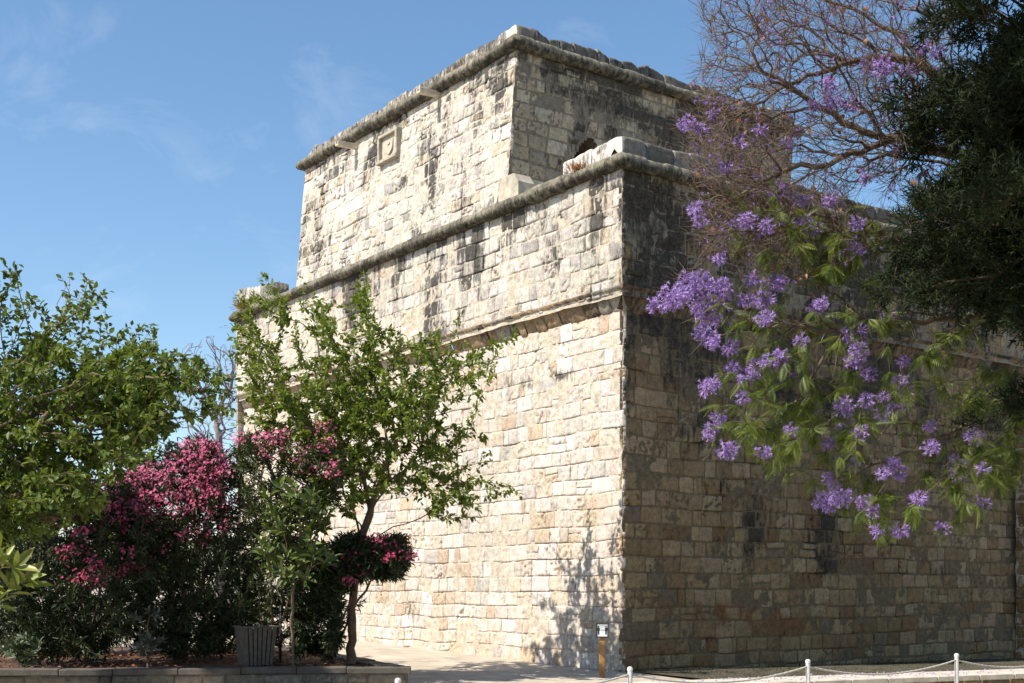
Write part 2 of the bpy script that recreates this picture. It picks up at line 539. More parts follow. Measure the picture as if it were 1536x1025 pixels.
    o = np.where(bk, -0.010 + 0.012 * smear - 0.035 * deep + (vnoise(U * 12, Z * 12, sd_) - 0.5) * 0.012, o)
    o = np.where(S, -0.09, o)
    Uw = Uw + chip * ck
    P = O[None, :] + dU[None, :] * (Uw + uo(Z))[:, None] + nrm[None, :] * (o - ins(Z))[:, None]
    P[:, 2] = Zw
    v = fbm(U * 0.55, Z * 0.55, sd_ + 20, 4)
    Cc = Cc * (0.86 + 0.3 * v)[:, None]
    if colfn is not None: Cc = colfn(U, Z, Cc)
    s = np.zeros(len(U))
    if stain is not None: s = stain(U, Z)
    s = s + 0.22 * np.exp(-np.clip(Z - zlo, 0, 9) / 0.22) * sstep(.35, .6, fbm(U * 1.8, Z, sd_ + 60, 3)) * (zlo < 1)
    s = s * sv * (1 - .55 * np.clip(wide * smear * 1.3, 0, 1))
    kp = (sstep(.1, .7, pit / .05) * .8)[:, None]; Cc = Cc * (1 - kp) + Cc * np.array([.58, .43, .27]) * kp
    s = s + 0.24 * (e * (~bk)) * sstep(0.38, 0.7, vnoise(U * 1.3, Z * 1.3, sd_ + 31)) + 0.25 * pit / 0.05
    cu = U[FF].mean(1); cz = Z[FF].mean(1)
    if holes is not None:
        FF = FF[~holes(cu, cz)]
    # drop stones wholly below ground
    if np.dot(np.cross(dU, Zv), nrm) < 0: FF = FF[:, ::-1]
    return mesh_np(name, P, [FF], mat, parent, col=np.clip(Cc, 0.01, 0.85), stain=s)


def blobs(O, n, dU, lst):
    """stains given by photograph pixel -> (u, z, ru, rz, strength) on the face"""
    res = []
    for (x, y, rx, ry, s) in lst:
        p = ray_plane(x, y, O, n); p2 = ray_plane(x + rx, y, O, n)
        sc = p[1] / F
        res.append((np.dot(p - O, dU), p[2], abs(np.dot(p2 - p, dU)), ry * sc, s))
    return res


def blob_sum(U, Z, B):
    s = 0
    for (u, z, ru, rz, k) in B:
        s = s + k * np.exp(-(((U - u) / ru) ** 2 + ((Z - z) / rz) ** 2))
    return s


castle = thing("stone_castle", "massive two-tier limestone castle with one sunlit wall and one shaded wall", "castle", (0, 0, 0))

LU, RU = 17.0, 16.0
ZB, ZT = 6.80, 7.20           # chamfered string course
ZC = 9.45                     # cord of the lower storey
INS = 0.21
lowins = lambda z: np.clip(z, 0, ZB) / ZB * INS


def lower_stain_left(U, Z):
    top = np.clip(1 - (9.3 - Z) / 1.7, 0, 1)
    streak = fbm(U * 2.6, Z * 0.35, 3.0, 4)
    s = 0.42 * top * sstep(0.42, 0.66, streak) + 0.07 * (Z > 7.2) + 0.34 * sstep(0.47, 0.75, fbm(U * 1.5, Z * 0.6, 8.0, 4)) * (Z > 7.2)
    s = s + blob_sum(U, Z, BL)
    s = s + 0.20 * sstep(0.55, 0.8, fbm(U * 2.2, Z * 0.5, 5.0, 4)) * np.exp(-np.clip(ZB - Z, 0, 9) / 0.9) * (Z < ZB)
    s = s + 0.12 * sstep(0.62, 0.8, fbm(U * 0.9, Z * 1.2, 9.0, 4))
    return s


nL = -dR; nR = -dL
BL = blobs(C0, nL, dL, [(650, 480, 14, 60, .5), (640, 600, 10, 90, .45), (838, 562, 18, 14, .40), (790, 575, 30, 14, .30), (530, 440, 16, 60, .6), (780, 320, 25, 30, .3),
                        (900, 300, 16, 26, .25), (700, 400, 16, 60, .25), (620, 915, 14, 18, .3), (880, 420, 12, 30, .2), (600, 380, 18, 40, .35), (760, 350, 14, 60, .25)])
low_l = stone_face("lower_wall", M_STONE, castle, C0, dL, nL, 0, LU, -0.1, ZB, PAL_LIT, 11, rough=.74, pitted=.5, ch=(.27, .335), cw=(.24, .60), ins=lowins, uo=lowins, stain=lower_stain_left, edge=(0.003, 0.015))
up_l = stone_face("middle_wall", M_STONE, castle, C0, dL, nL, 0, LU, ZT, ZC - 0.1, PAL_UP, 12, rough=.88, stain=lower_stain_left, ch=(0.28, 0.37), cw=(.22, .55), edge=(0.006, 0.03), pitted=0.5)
# far end of the lower storey, turning away at the left edge
OE = C0 + dL * LU
BR = blobs(C0, nR, dR, [(985, 340, 60, 70, .55), (1010, 460, 70, 40, .5), (1045, 520, 30, 60, .45), (960, 300, 30, 30, .35), (1060, 640, 40, 36, .45),
                        (1130, 800, 22, 50, .42), (1240, 790, 26, 54, .52), (1238, 845, 18, 30, .36), (1095, 730, 24, 20, .25), (1075, 810, 20, 12, .28),
                        (1150, 700, 30, 40, .25), (1330, 560, 60, 60, .4), (1200, 600, 50, 40, .4), (1250, 480, 70, 70, .4), (1400, 860, 60, 14, .22), (1460, 700, 60, 70, .25), (980, 560, 26, 12, .35)])
BRr = blobs(C0, nR, dR, [(1060, 915, 50, 14, 1), (1130, 925, 50, 16, .9), (1180, 940, 30, 18, .8), (990, 975, 20, 14, .5), (1340, 830, 60, 30, .5), (1290, 950, 20, 20, .6), (1400, 700, 60, 40, .5), (1230, 910, 30, 14, .5)])


def right_stain(U, Z):
    s = blob_sum(U, Z, BR)
    up = np.clip((Z - 3.6) / 4.0, 0, 1)
    s = s + (0.10 + 0.55 * up) * sstep(0.32, 0.62, fbm(U * 1.4, Z * 0.9, 13.0, 4)) + 0.16 * (Z > 7.2)
    s = s + 0.45 * np.clip(1 - (9.35 - Z) / 1.5, 0, 1) * sstep(0.35, 0.6, fbm(U * 2.4, Z * 0.4, 14.0, 4))
    return s


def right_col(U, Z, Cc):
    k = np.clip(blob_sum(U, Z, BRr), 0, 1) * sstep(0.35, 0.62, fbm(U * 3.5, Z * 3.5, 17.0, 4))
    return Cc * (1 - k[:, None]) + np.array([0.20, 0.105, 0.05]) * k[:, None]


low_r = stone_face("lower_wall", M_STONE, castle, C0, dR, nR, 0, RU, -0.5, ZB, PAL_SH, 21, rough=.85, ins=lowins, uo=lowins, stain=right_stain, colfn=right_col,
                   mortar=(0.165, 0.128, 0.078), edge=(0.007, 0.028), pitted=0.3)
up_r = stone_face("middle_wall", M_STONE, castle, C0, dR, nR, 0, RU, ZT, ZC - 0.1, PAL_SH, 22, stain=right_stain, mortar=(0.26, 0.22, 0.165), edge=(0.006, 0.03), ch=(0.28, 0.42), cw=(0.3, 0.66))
for o, l in ((low_l, "sunlit cream lower wall"), (up_l, "sunlit grey-streaked upper course wall"), (low_r, "shaded brown lower wall"), (up_r, "shaded wall blackened with lichen")):
    o["label"] = l

# end face (left end) and plain roofs, so that the castle is a closed body
low_e = stone_face("end_wall", M_STONE, castle, OE, dR, dL, 0, 9.0, -0.1, ZC - 0.1, PAL_UP, 31, gs=0.08)
mb = MB()
mb.add([C0 + Zv * (ZC + .05) + dL * .05 + dR * .05, OE + Zv * (ZC + .05) - dL * .05 + dR * .05, OE + dR * RU + Zv * (ZC + .05) - dL * .05, C0 + dR * RU + dL * .05 + Zv * (ZC + .05)], [(0, 1, 2, 3)])
M_ROOF = plain("dusty terrace", (0.40, 0.36, 0.30), 0.95, 0.3, 2.0)
mb.build("terrace", M_ROOF, castle)
mb = MB()
bR = C0 + dR * (RU - .02)
mb.box(bR + dL * LU * .5 + Zv * 4.6 - dR * .1, dL * (LU * .5 - .1), dR * .05, Zv * 4.7)
mb.build("rear_wall", M_ROOF, castle)


def chamfer(name, O, dU, nrm, U, seed, lit):
    """sloping underside between the recessed lower wall and the storey above, in stones"""
    rg = np.random.default_rng(seed)
    rows = []; Fc = []; col = []; st = []; n = 0
    u = 0.0
    while u < U:
        w = rg.uniform(0.22, 0.5)
        if u + w > U - 0.2: w = U - u
        zb = ZB - rg.uniform(0.0, 0.07); dp = rg.uniform(-0.01, 0.02)
        nx, nz_ = 9, 12
        g0 = 0.0 if u == 0 else rg.uniform(0.004, 0.016)
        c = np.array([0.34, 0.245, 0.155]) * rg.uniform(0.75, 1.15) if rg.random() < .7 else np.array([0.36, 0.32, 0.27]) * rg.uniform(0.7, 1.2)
        if not lit: c = c * 0.62  # shaded side: the shade is put into a darker stone colour
        ss = rg.random() < .25
        for j in range(nz_):
            k = j / (nz_ - 1)
            for i in range(nx):
                uu = u + g0 + (w - g0) * i / (nx - 1)
                zz = zb + (ZT - 0.02 - zb) * k
                prof = INS * (1 - min(1, k * 1.1)) + (0.02 if k < 0.06 else 0)
                ed = min(i, nx - 1 - i)
                rows.append((uu, zz, k, prof, dp * (1 if k < .95 else .2) - (0.02 if (ed == 0 and not (u == 0 and i == 0)) else 0)))
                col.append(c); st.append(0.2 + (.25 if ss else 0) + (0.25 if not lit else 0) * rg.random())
        for j in range(nz_ - 1):
            for i in range(nx - 1):
                q = n + j * nx + i
                Fc.append((q, q + 1, q + nx + 1, q + nx))
        n += nx * nz_
        u += w
    uu, zz, k, prof, o = np.array(rows, float).T
    o = o + (vnoise(uu * 9, zz * 9, seed) - .5) * 0.03
    o = np.where(k > 0.9, 0.045 + (vnoise(uu * 3, zz, seed) - .5) * 0.02, o)
    V = O + dU * (uu + np.where(uu < 0.01, prof, 0))[:, None] + nrm * (o - prof)[:, None] + Zv * zz[:, None]
    Fc = np.array(Fc)
    if np.dot(np.cross(dU, Zv), nrm) < 0: Fc = Fc[:, ::-1]
    o = mesh_np(name, V, [Fc], M_STONE, castle, col=np.array(col), stain=np.array(st))
    # thin projecting drip edge above
    return o


chamfer("string_course", C0, dL, nL, LU, 41, True)
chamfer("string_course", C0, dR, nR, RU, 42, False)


def cord(name, parent, pts, rad, seed, lump=1.0, pale=False):
    """half-round moulding along a horizontal polyline, cut into stones"""
    pts = [np.asarray(p, float) for p in pts]
    seg = []
    for a, b in zip(pts[:-1], pts[1:]):
        k = int(np.linalg.norm(b - a) / 0.045)
        seg += [a + (b - a) * i / k for i in range(k)]
    seg.append(pts[-1]); P = np.array(seg)
    T = np.zeros_like(P); T[1:-1] = P[2:] - P[:-2]; T[0] = P[1] - P[0]; T[-1] = P[-1] - P[-2]
    T /= np.linalg.norm(T, axis=1)[:, None]
    Nn = np.stack([-T[:, 1], T[:, 0], 0 * T[:, 0]], -1)          # sideways
    # miter at corners
    s = np.concatenate([[0], np.cumsum(np.linalg.norm(np.diff(P, axis=0), axis=1))])
    rg = np.random.default_rng(seed)
    joints = np.cumsum(rg.uniform(0.35, 0.75, 80)); jd = np.abs(s[:, None] - joints[None]).min(1)
    sid = np.searchsorted(joints, s); so_ = rg.normal(0, 0.010 * lump, 100)[sid]; sc_ = rg.uniform(0.75, 1.2, 100)[sid]
    n = 18; ang = 2 * np.pi * np.arange(n) / n
    mit = np.ones(len(P))
    dots = np.zeros(len(P)); dots[1:-1] = np.einsum("ij,ij->i", (P[1:-1] - P[:-2]) / np.linalg.norm(P[1:-1] - P[:-2], axis=1)[:, None], (P[2:] - P[1:-1]) / np.linalg.norm(P[2:] - P[1:-1], axis=1)[:, None])
    mit[1:-1] = np.where(dots[1:-1] < 0.9, 1 / np.sqrt((1 + dots[1:-1]) / 2 + 1e-6), 1)
    SS, AA = np.meshgrid(s, ang, indexing="ij")
    rr = rad + so_[:, None] + (fbm(SS * 3.5, np.cos(AA) * .6 + 5, np.sin(AA) * .6 + seed, 4) - .5) * 0.032 * lump + (vnoise(SS * 16, np.cos(AA) * 3, np.sin(AA) * 3 + seed) - .5) * 0.012 * lump
    rr = rr - 0.022 * np.exp(-(jd / 0.028) ** 2)[:, None]
    V = P[:, None, :] + (rr * np.cos(AA))[..., None] * Nn[:, None, :] * mit[:, None, None] + (rr * np.sin(AA))[..., None] * Zv
    m = len(P)
    i = np.arange((m - 1) * n); r = i // n; c = i % n
    Fc = np.stack([r * n + c, r * n + (c + 1) % n, (r + 1) * n + (c + 1) % n, (r + 1) * n + c], -1)
    base = np.array([0.40, 0.36, 0.29]) if pale else np.array([0.205, 0.185, 0.14])
    col = base[None, None, :] * sc_[:, None, None] * (0.8 + 0.5 * fbm(SS * 1.3, AA * .3, seed + 2.0))[..., None]
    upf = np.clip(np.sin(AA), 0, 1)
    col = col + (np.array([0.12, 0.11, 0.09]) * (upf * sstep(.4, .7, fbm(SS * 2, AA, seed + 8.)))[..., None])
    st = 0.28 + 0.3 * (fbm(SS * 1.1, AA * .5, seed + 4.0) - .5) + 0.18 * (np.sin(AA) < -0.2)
    caps = [np.array([list(range(n))[::-1]]), np.array([[(m - 1) * n + k for k in range(n)]])]
    return mesh_np(name, V.reshape(-1, 3), [Fc] + caps, M_MOULD, parent, col=col.reshape(-1, 3), stain=st.ravel(), smooth=True)


zc = Zv * ZC
e_ = 0.06
cord("roll_moulding", castle, [OE + dR * 3.0 + dL * e_ + zc, OE + nL * e_ + dL * e_ + zc, C0 + nL * e_ + nR * e_ + zc, C0 + dR * RU + nR * e_ + zc], 0.135, 51, 1.0)


def parapet(name, parent, O, dU, nrm, u0, u1, z0, hfun, depth, pal, seed, cw=(0.35, 0.7), stain=0.2, wob=1.0, end_dark=0.0, endcol=None):
    """one course of separate coping blocks standing along an edge"""
    rg = np.random.default_rng(seed)
    rows = []; FF = []; col = []; n = 0
    pw = np.array([p[1] for p in pal], float); pw /= pw.sum()
    u = u0
    while u < u1 - 0.02:
        w = rg.uniform(*cw)
        if u + w > u1 - 0.25: w = u1 - u
        h0 = hfun(u) + rg.normal(0, 0.018) * wob; h1 = hfun(u + w) + rg.normal(0, 0.018) * wob
        dn = rg.normal(0, 0.012) * wob
        c = np.array(pal[rg.choice(len(pal), p=pw)][0]) * rg.uniform(.85, 1.1)
        g = rg.uniform(0.004, 0.015)
        nx = max(4, int(w / .05)); nz_ = 9; nd = max(5, int(depth / .06))
        # wrap profile: front bottom -> front top -> back top -> back bottom
        prof = [(0.0, k / (nz_ - 1)) for k in range(nz_)] + [(k / (nd - 1), 1.0) for k in range(1, nd)] + [(1.0, 1 - k / 3) for k in range(1, 4)]
        us = np.concatenate([[0, 0], np.linspace(0, 1, nx), [1, 1]])
        for i, t in enumerate(us):
            for (dd, zz) in prof:
                rd = 0.018 if (zz > 0.99 and (dd < 0.01 or dd > .99)) else 0.0
                if i in (1, 2, len(us) - 3, len(us) - 2): rd += 0.010
                rows.append((u + g + (w - 2 * g) * t, dd, zz, h0 + (h1 - h0) * t, dn, rd, i in (0, len(us) - 1), (i < 2) and u == u0))
        col.append(np.tile(c, (len(us) * len(prof), 1)))
        k = len(prof)
        for i in range(len(us) - 1):
            for j in range(k - 1):
                q = n + i * k + j
                FF.append((q, q + k, q + k + 1, q + 1))
        n += k * len(us)
        u += w
    A = np.array(rows, float); uu, dd, zz, h, dn, rd, cap, end = A.T
    z = z0 + zz * h; d = dd * depth
    nn = (fbm(uu * 7, z * 7 + d * 5, seed, 3) - .5) * 0.05 * wob
    V = O + dU * uu[:, None] + nrm * (dn - d + nn - rd * np.where(dd < .5, 1, -1))[:, None] + Zv * (z - rd + nn * (zz > .9))[:, None]
    cx = O + dU * uu[:, None] - nrm * depth * .5 + Zv * (z0 + h * .5)[:, None]
    V = np.where(cap[:, None] > .5, cx, V)
    st = stain + 0.45 * (fbm(uu * 1.7, z * 2, seed + 4., 3) - .5)
    st = np.maximum(st, end * end_dark)  # end cap painted darker where it faces away from the sun
    FF = np.array(FF); col = np.concatenate(col)
    if endcol is not None:
        col = np.where(end[:, None] > .5, np.array(endcol), col); st = np.where(end > .5, .12, st)  # sun-facing end cap painted paler than the block's other faces
    if np.dot(np.cross(dU, Zv), nrm) < 0: FF = FF[:, ::-1]
    return mesh_np(name, V, [FF], M_STONE, parent, col=col, stain=st)


zp = ZC + 0.10
uPar = np.dot(ray_plane(842, 250, C0, nL) - C0, dL)
par_l = parapet("parapet", castle, C0 + nL * -0.02, dL, nL, 0.36, uPar, zp, lambda u: 0.43 - 0.03 * u, 0.5, PAL_UP, 61, stain=0.24, cw=(0.4, 0.8), wob=.6)
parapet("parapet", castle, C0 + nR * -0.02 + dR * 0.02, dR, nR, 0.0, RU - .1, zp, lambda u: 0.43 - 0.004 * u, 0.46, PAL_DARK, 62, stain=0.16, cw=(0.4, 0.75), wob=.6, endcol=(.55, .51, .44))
# remnant of the parapet at the far left end
parapet("parapet", castle, C0 + nL * -0.02, dL, nL, 14.55, LU - .02, zp, lambda u: 0.50 + (u - 14.55) / 2.45 * 0.22, 0.5, PAL_UP, 64, stain=0.40, cw=(0.5, 0.9))
parapet("parapet", castle, OE + dL * -0.02, dR, dL, 0.52, 6.0, zp, lambda u: 0.72 - .03 * u, 0.5, PAL_UP, 65, stain=0.5, cw=(0.5, 0.9))
# stepped block beside the tower's foot
mb = MB()
bO = C0 + dR * 0.06
t0, t1 = 3.28, 3.98
prof = [(t0, zp - .02), (t0, zp + .40), (t0 + .16, zp + .60), (t1, zp + .60), (t1, zp - .02)]
mb.prism([bO + dL * a + Zv * z for a, z in prof], dR * 0.42)
prof2 = [(t0 + .22, zp - .02), (t0 + .22, zp + .58), (t1 + .5, zp + .585), (t1 + .5, zp - .02)]
mb.prism([bO + dR * .42 + dL * a + Zv * z for a, z in prof2], dR * 1.0)
M_PALEB = plain("pale weathered block", (0.42, 0.375, 0.30), 0.95, 0.35, 5.0, 0.9, 22.0, spec=.1)
mb.build("stepped_block", M_PALEB, castle)

# ------------------------------------------------------------------ tower
SB = 0.5
T0, T1 = 4.36, 14.25
TZ0 = ZC + 0.02
TZC = 13.34
TW = 8.9
BAT = 0.085
OT = C0 + dR * SB + dL * T0
tins = lambda z: np.clip(z - TZ0, 0, 9) * BAT
tow = castle
BTL = blobs(OT, nL, dL, [(700, 120, 20, 50, .4), (740, 110, 14, 50, .35), (640, 230, 14, 40, .45), (620, 215, 10, 40, .4), (548, 225, 8, 20, .45), (655, 165, 5, 30, .4), (700, 210, 18, 40, .3),
                         (640, 290, 8, 40, .35), (596, 270, 7, 10, .55), (625, 268, 7, 8, .3), (515, 400, 14, 14, .55), (535, 240, 5, 24, .35), (495, 255, 16, 12, .3), (670, 250, 20, 30, .2), (745, 150, 14, 20, .2)])  # among them narrow dark streaks straight below the two water spouts


def tl_stain(U, Z):
    s = .7 * blob_sum(U, Z, BTL)
    s = s + 0.07 + 0.52 * np.clip(1 - (13.2 - Z) / 1.7, 0, 1) * sstep(0.42, 0.68, fbm(U * 2.2, Z * 0.45, 23.0, 4)) * (1 - 0.5 * U / 10)
    s = s + 0.30 * sstep(0.48, 0.72, fbm(U * 1.6, Z * 0.9, 24.0, 4))
    return s


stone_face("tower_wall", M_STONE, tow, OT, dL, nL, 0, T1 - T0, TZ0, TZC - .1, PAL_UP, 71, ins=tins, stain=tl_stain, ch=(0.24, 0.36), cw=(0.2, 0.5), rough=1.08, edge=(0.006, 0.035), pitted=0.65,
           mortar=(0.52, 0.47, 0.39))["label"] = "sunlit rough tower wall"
uA = np.dot(ray_plane(876, 215, OT, nR) - OT, dR)
zA = ray_plane(876, 203, OT, nR)[2]
AW = 0.5


def arch_hole(u, z):
    r = np.abs(u - uA) / AW
    top = zA - 0.62 * np.clip(r, 0, 1) ** 1.6
    return (r < 1) & (z < top)


BTR = blobs(OT, nR, dR, [(830, 130, 20, 10, .4), (870, 150, 50, 14, .6), (930, 160, 50, 18, .6), (980, 190, 40, 20, .5), (860, 200, 14, 30, .55), (905, 190, 12, 30, .6), (1000, 215, 30, 20, .5), (800, 95, 22, 14, .35),
                         (900, 115, 60, 14, .35), (1050, 180, 40, 30, .5), (1100, 210, 40, 30, .4), (785, 240, 16, 16, .1), (845, 235, 14, 24, .4)])


def tr_stain(U, Z):
    s = blob_sum(U, Z, BTR)
    s = s + 0.5 * np.clip(1 - (13.2 - Z) / 0.8, 0, 1) * sstep(0.35, 0.6, fbm(U * 2.2, Z * 0.45, 33.0, 4)) * np.clip(U / .5, .3, 1)
    s = s + 0.06 + 0.34 * sstep(0.46, 0.7, fbm(U * 1.6, Z * 0.9, 34.0, 4))
    return s


utr = lambda z: np.clip(z - TZ0, 0, 9) * BAT
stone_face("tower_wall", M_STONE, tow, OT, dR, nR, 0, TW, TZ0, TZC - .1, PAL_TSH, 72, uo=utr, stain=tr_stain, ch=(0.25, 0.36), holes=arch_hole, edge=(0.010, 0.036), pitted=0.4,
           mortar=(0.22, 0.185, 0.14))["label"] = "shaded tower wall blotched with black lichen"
OTE = OT + dL * (T1 - T0)
stone_face("tower_wall", M_STONE, tow, OTE, dR, dL, 0, TW, TZ0, TZC - .1, PAL_UP, 73, uo=utr, gs=0.1)["label"] = "far tower wall turning away"
stone_face("tower_wall", M_STONE, tow, OT + dR * TW, dL, dR, 0, T1 - T0, TZ0, TZC - .1, PAL_TSH, 74, gs=0.1, ins=lambda z: -np.clip(z - TZ0, 0, 9) * BAT)["label"] = "rear tower wall"
# recess behind the arched opening
mb = MB()
kk = 14
arc = [(uA - AW, TZ0)] + [(uA + AW * (2 * i / kk - 1), zA - 0.62 * abs(2 * i / kk - 1) ** 1.6) for i in range(kk + 1)] + [(uA + AW, TZ0)]
ring = [OT + dR * (u + float(utr(np.array(z)))) + nR * -0.06 + Zv * z for u, z in arc]
back = [p + dL * 0.75 for p in ring]
n_ = len(ring)
mb.add(ring + back, [(i, i + 1, n_ + i + 1, n_ + i) for i in range(n_ - 1)] + [tuple(range(n_, 2 * n_))])
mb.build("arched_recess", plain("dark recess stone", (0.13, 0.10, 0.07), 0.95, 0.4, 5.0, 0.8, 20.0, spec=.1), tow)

it = float(tins(np.array(TZC)))
OTt = OT + dR * it + Zv * TZC
cord("roll_moulding", tow, [OTt + dL * (T1 - T0 + e_) + dR * (TW - .4), OTt + dL * (T1 - T0 + e_) + nL * e_, OTt + nL * e_ + nR * e_, OTt + dR * TW + nR * e_, OTt + dR * TW + dL * 5], 0.145, 75, 1.15)
zt = TZC + .10
OT2 = OT + dR * it
jag = lambda u: 0.33 + 0.05 * math.sin(u * 2.1) * math.sin(u * 5.3)
parapet("parapet", tow, OT2 + nL * -0.03, dL, nL, 0.44, T1 - T0 - .55, zt, lambda u: 0.36 - 0.01 * u + 0.02 * math.sin(u * 4), 0.5, PAL_UP, 81, stain=0.46, cw=(0.3, 0.6), end_dark=.6)
parapet("parapet", tow, OT2 + nL * -0.03, dL, nL, T1 - T0 - .55, T1 - T0, zt, lambda u: 0.42 - (u - (T1 - T0 - .55)) * 0.5, 0.5, PAL_UP, 85, stain=0.2, cw=(0.6, 0.8))
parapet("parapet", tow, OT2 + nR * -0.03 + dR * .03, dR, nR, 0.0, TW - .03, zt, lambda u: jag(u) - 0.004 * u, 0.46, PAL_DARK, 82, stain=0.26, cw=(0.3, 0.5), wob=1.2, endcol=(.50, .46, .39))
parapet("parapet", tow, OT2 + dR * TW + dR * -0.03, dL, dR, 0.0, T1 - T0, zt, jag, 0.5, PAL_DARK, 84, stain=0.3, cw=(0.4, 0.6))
mb = MB()
mb.add([OT2 + dL * .05 + dR * .05 + Zv * (zt + .02), OT2 + dL * (T1 - T0 - .05) + dR * .05 + Zv * (zt + .02), OT2 + dL * (T1 - T0 - .05) + dR * (TW - .05) + Zv * (zt + .02), OT2 + dL * .05 + dR * (TW - .05) + Zv * (zt + .02)], [(0, 1, 2, 3)])
mb.build("tower_roof", M_ROOF, tow)

# relief panel on the sunlit tower wall
tq = lambda u, z, d=0.0: OT + dL * u + nL * (d - float(tins(np.array(z)))) + Zv * z
pc_ = ray_plane(586, 221, OT + dR * .25, nL)
pu, pz = float(np.dot(pc_ - OT, dL)), float(pc_[2])
hw, hh = 0.46, 0.37
M_RELIEF = plain("pale carved stone", (0.42, 0.38, 0.31), 0.9, 0.25, 8.0, 0.7, 26.0, spec=.1)
M_FRAME = plain("weathered frame stone", (0.36, 0.32, 0.255), 0.9, 0.35, 8.0, 0.6, 26.0, spec=.1)
mb = MB()
mb.box(tq(pu, pz, 0.0), dL * (hw - .08), nL * 0.03, Zv * (hh - .08))
panel = mb.build("relief_panel", M_RELIEF, tow)
mb = MB()
for sx in (-1, 1):
    mb.box(tq(pu + sx * (hw - .04), pz, 0.045), dL * 0.042, nL * 0.085, Zv * (hh - .084), bev=.012)
for sz in (-1, 1):
    mb.box(tq(pu, pz + sz * (hh - .04), 0.05), dL * (hw + .004), nL * 0.09, Zv * 0.042, bev=.012)
mb.build("frame", M_FRAME, panel)
mb = MB()
shp = [(-.17, .17), (.17, .17), (.17, -.02), (.12, -.12), (0, -.2), (-.12, -.12), (-.17, -.02)]
mb.prism([tq(pu - a, pz + b + .01, 0.028) for a, b in shp], nL * 0.035)
sh2 = [(-.05, .08), (.05, .08), (.05, .04), (-.05, .04)]
mb.prism([tq(pu - a, pz + b + .02, 0.06) for a, b in sh2], nL * 0.03)
mb.build("carved_shield", M_RELIEF, panel)
# water spouts
M_SPOUT = plain("pale spout stone", (0.55, 0.48, 0.37), 0.9, 0.3, 8.0, 0.5, 26.0, spec=.1)
for (xx, yy) in ((659, 143), (535, 221)):
    p = ray_plane(xx, yy, OT + dR * .31, nL)
    mb = MB()
    c = p + nL * 0.28 + Zv * 0.0
    ax = nL * 0.31 + Zv * -0.015
    mb.box(c - Zv * 0.045, ax, dL * 0.075, Zv * 0.022, bev=.006)
    for s in (-1, 1):
        mb.box(c + dL * s * 0.062, ax, dL * 0.016, Zv * 0.05, bev=.005)
    mb.build("water_spout", M_SPOUT, tow)
# pier closing the shaded wall at the right
pb = C0 + dR * 12.75
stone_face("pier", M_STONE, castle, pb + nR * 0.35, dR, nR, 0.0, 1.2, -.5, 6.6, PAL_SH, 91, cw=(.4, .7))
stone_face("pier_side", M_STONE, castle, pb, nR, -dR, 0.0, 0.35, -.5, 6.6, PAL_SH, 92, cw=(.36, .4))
# ------------------------------------------------------------------ plant building
def smooth_line(pts, seg):
    pts = np.asarray(pts, float)
    out_ = [pts[0]]
    for i in range(len(pts) - 1):
        p0 = pts[max(i - 1, 0)]; p1 = pts[i]; p2 = pts[i + 1]; p3 = pts[min(i + 2, len(pts) - 1)]
        k = max(1, int(np.linalg.norm(p2 - p1) / seg))
        for j in range(1, k + 1):
            t = j / k
            out_.append(0.5 * ((2 * p1) + (-p0 + p2) * t + (2 * p0 - 5 * p1 + 4 * p2 - p3) * t * t + (-p0 + 3 * p1 - 3 * p2 + p3) * t ** 3))
    return np.array(out_)


def grow(trunks, pts, seg=0.22, w=0.35, wob=0.03, r0=0.004, R0=0.08, seed=1, sag=0.0):
    """branches from the given limbs out to every point; returns nodes, parents, radii"""
    rg = np.random.default_rng(seed)
    cap = 200000
    pos = np.zeros((cap, 3)); par = np.full(cap, -1, int); pl = np.zeros(cap); dr = np.zeros((cap, 3)); n = 0
    def push(p, q):
        nonlocal n
        pos[n] = p; par[n] = q
        if q >= 0:
            d = p - pos[q]; L = np.linalg.norm(d) + 1e-9
            pl[n] = pl[q] + L; dr[n] = d / L
        else:
            dr[n] = (0, 0, 1)
        n += 1
        return n - 1
    for ti, tr in enumerate(trunks):
        S = smooth_line(tr, seg * .7)
        S[1:] += rg.normal(0, wob * .4, (len(S) - 1, 3))
        if n == 0 or (ti and np.min(np.linalg.norm(pos[:n] - S[0], axis=1)) > 1.2):
            q = push(S[0], -1)
        else:
            q = int(np.argmin(np.linalg.norm(pos[:n] - S[0], axis=1)))
        for p in S[1:]:
            q = push(p, q)
    pts = np.asarray(pts, float)
    d0 = np.array([np.min(np.linalg.norm(pos[:n] - p, axis=1)) for p in pts])
    tips = []
    for idx in np.argsort(d0):
        p = pts[idx]
        D = p - pos[:n]; L = np.linalg.norm(D, axis=1) + 1e-9
        back = np.einsum("ij,ij->i", D, dr[:n]) / L
        cost = L * (1.25 - 0.45 * back) + w * pl[:n]
        q = int(np.argmin(cost))
        a = pos[q].copy(); v = p - a; Ld = np.linalg.norm(v)
        k = max(2, int(Ld / seg) + 1)
        c = a + dr[q] * Ld * 0.4 + np.array([0, 0, sag]) * Ld
        c = c * .65 + (a + p) * .5 * .35
        for j in range(1, k + 1):
            t = j / k
            x = (1 - t) ** 2 * a + 2 * t * (1 - t) * c + t * t * p
            if j < k: x = x + rg.normal(0, wob, 3) * min(1, Ld)
            q = push(x, q)
        tips.append(q)
    pos = pos[:n].copy(); par = par[:n].copy()
    ch = np.zeros(n, int); np.add.at(ch, par[par >= 0], 1)
    ntip = max(2, int((ch == 0).sum()))
    e = math.log(ntip) / math.log(R0 / r0)
    acc = np.where(ch == 0, r0 ** e, 0.0)
    for i in range(n - 1, 0, -1):
        if par[i] >= 0: acc[par[i]] += acc[i]
    rad = acc ** (1 / e)
    return dict(pos=pos, par=par, rad=rad, dir=dr[:n].copy(), tips=np.array(tips), ch=ch)


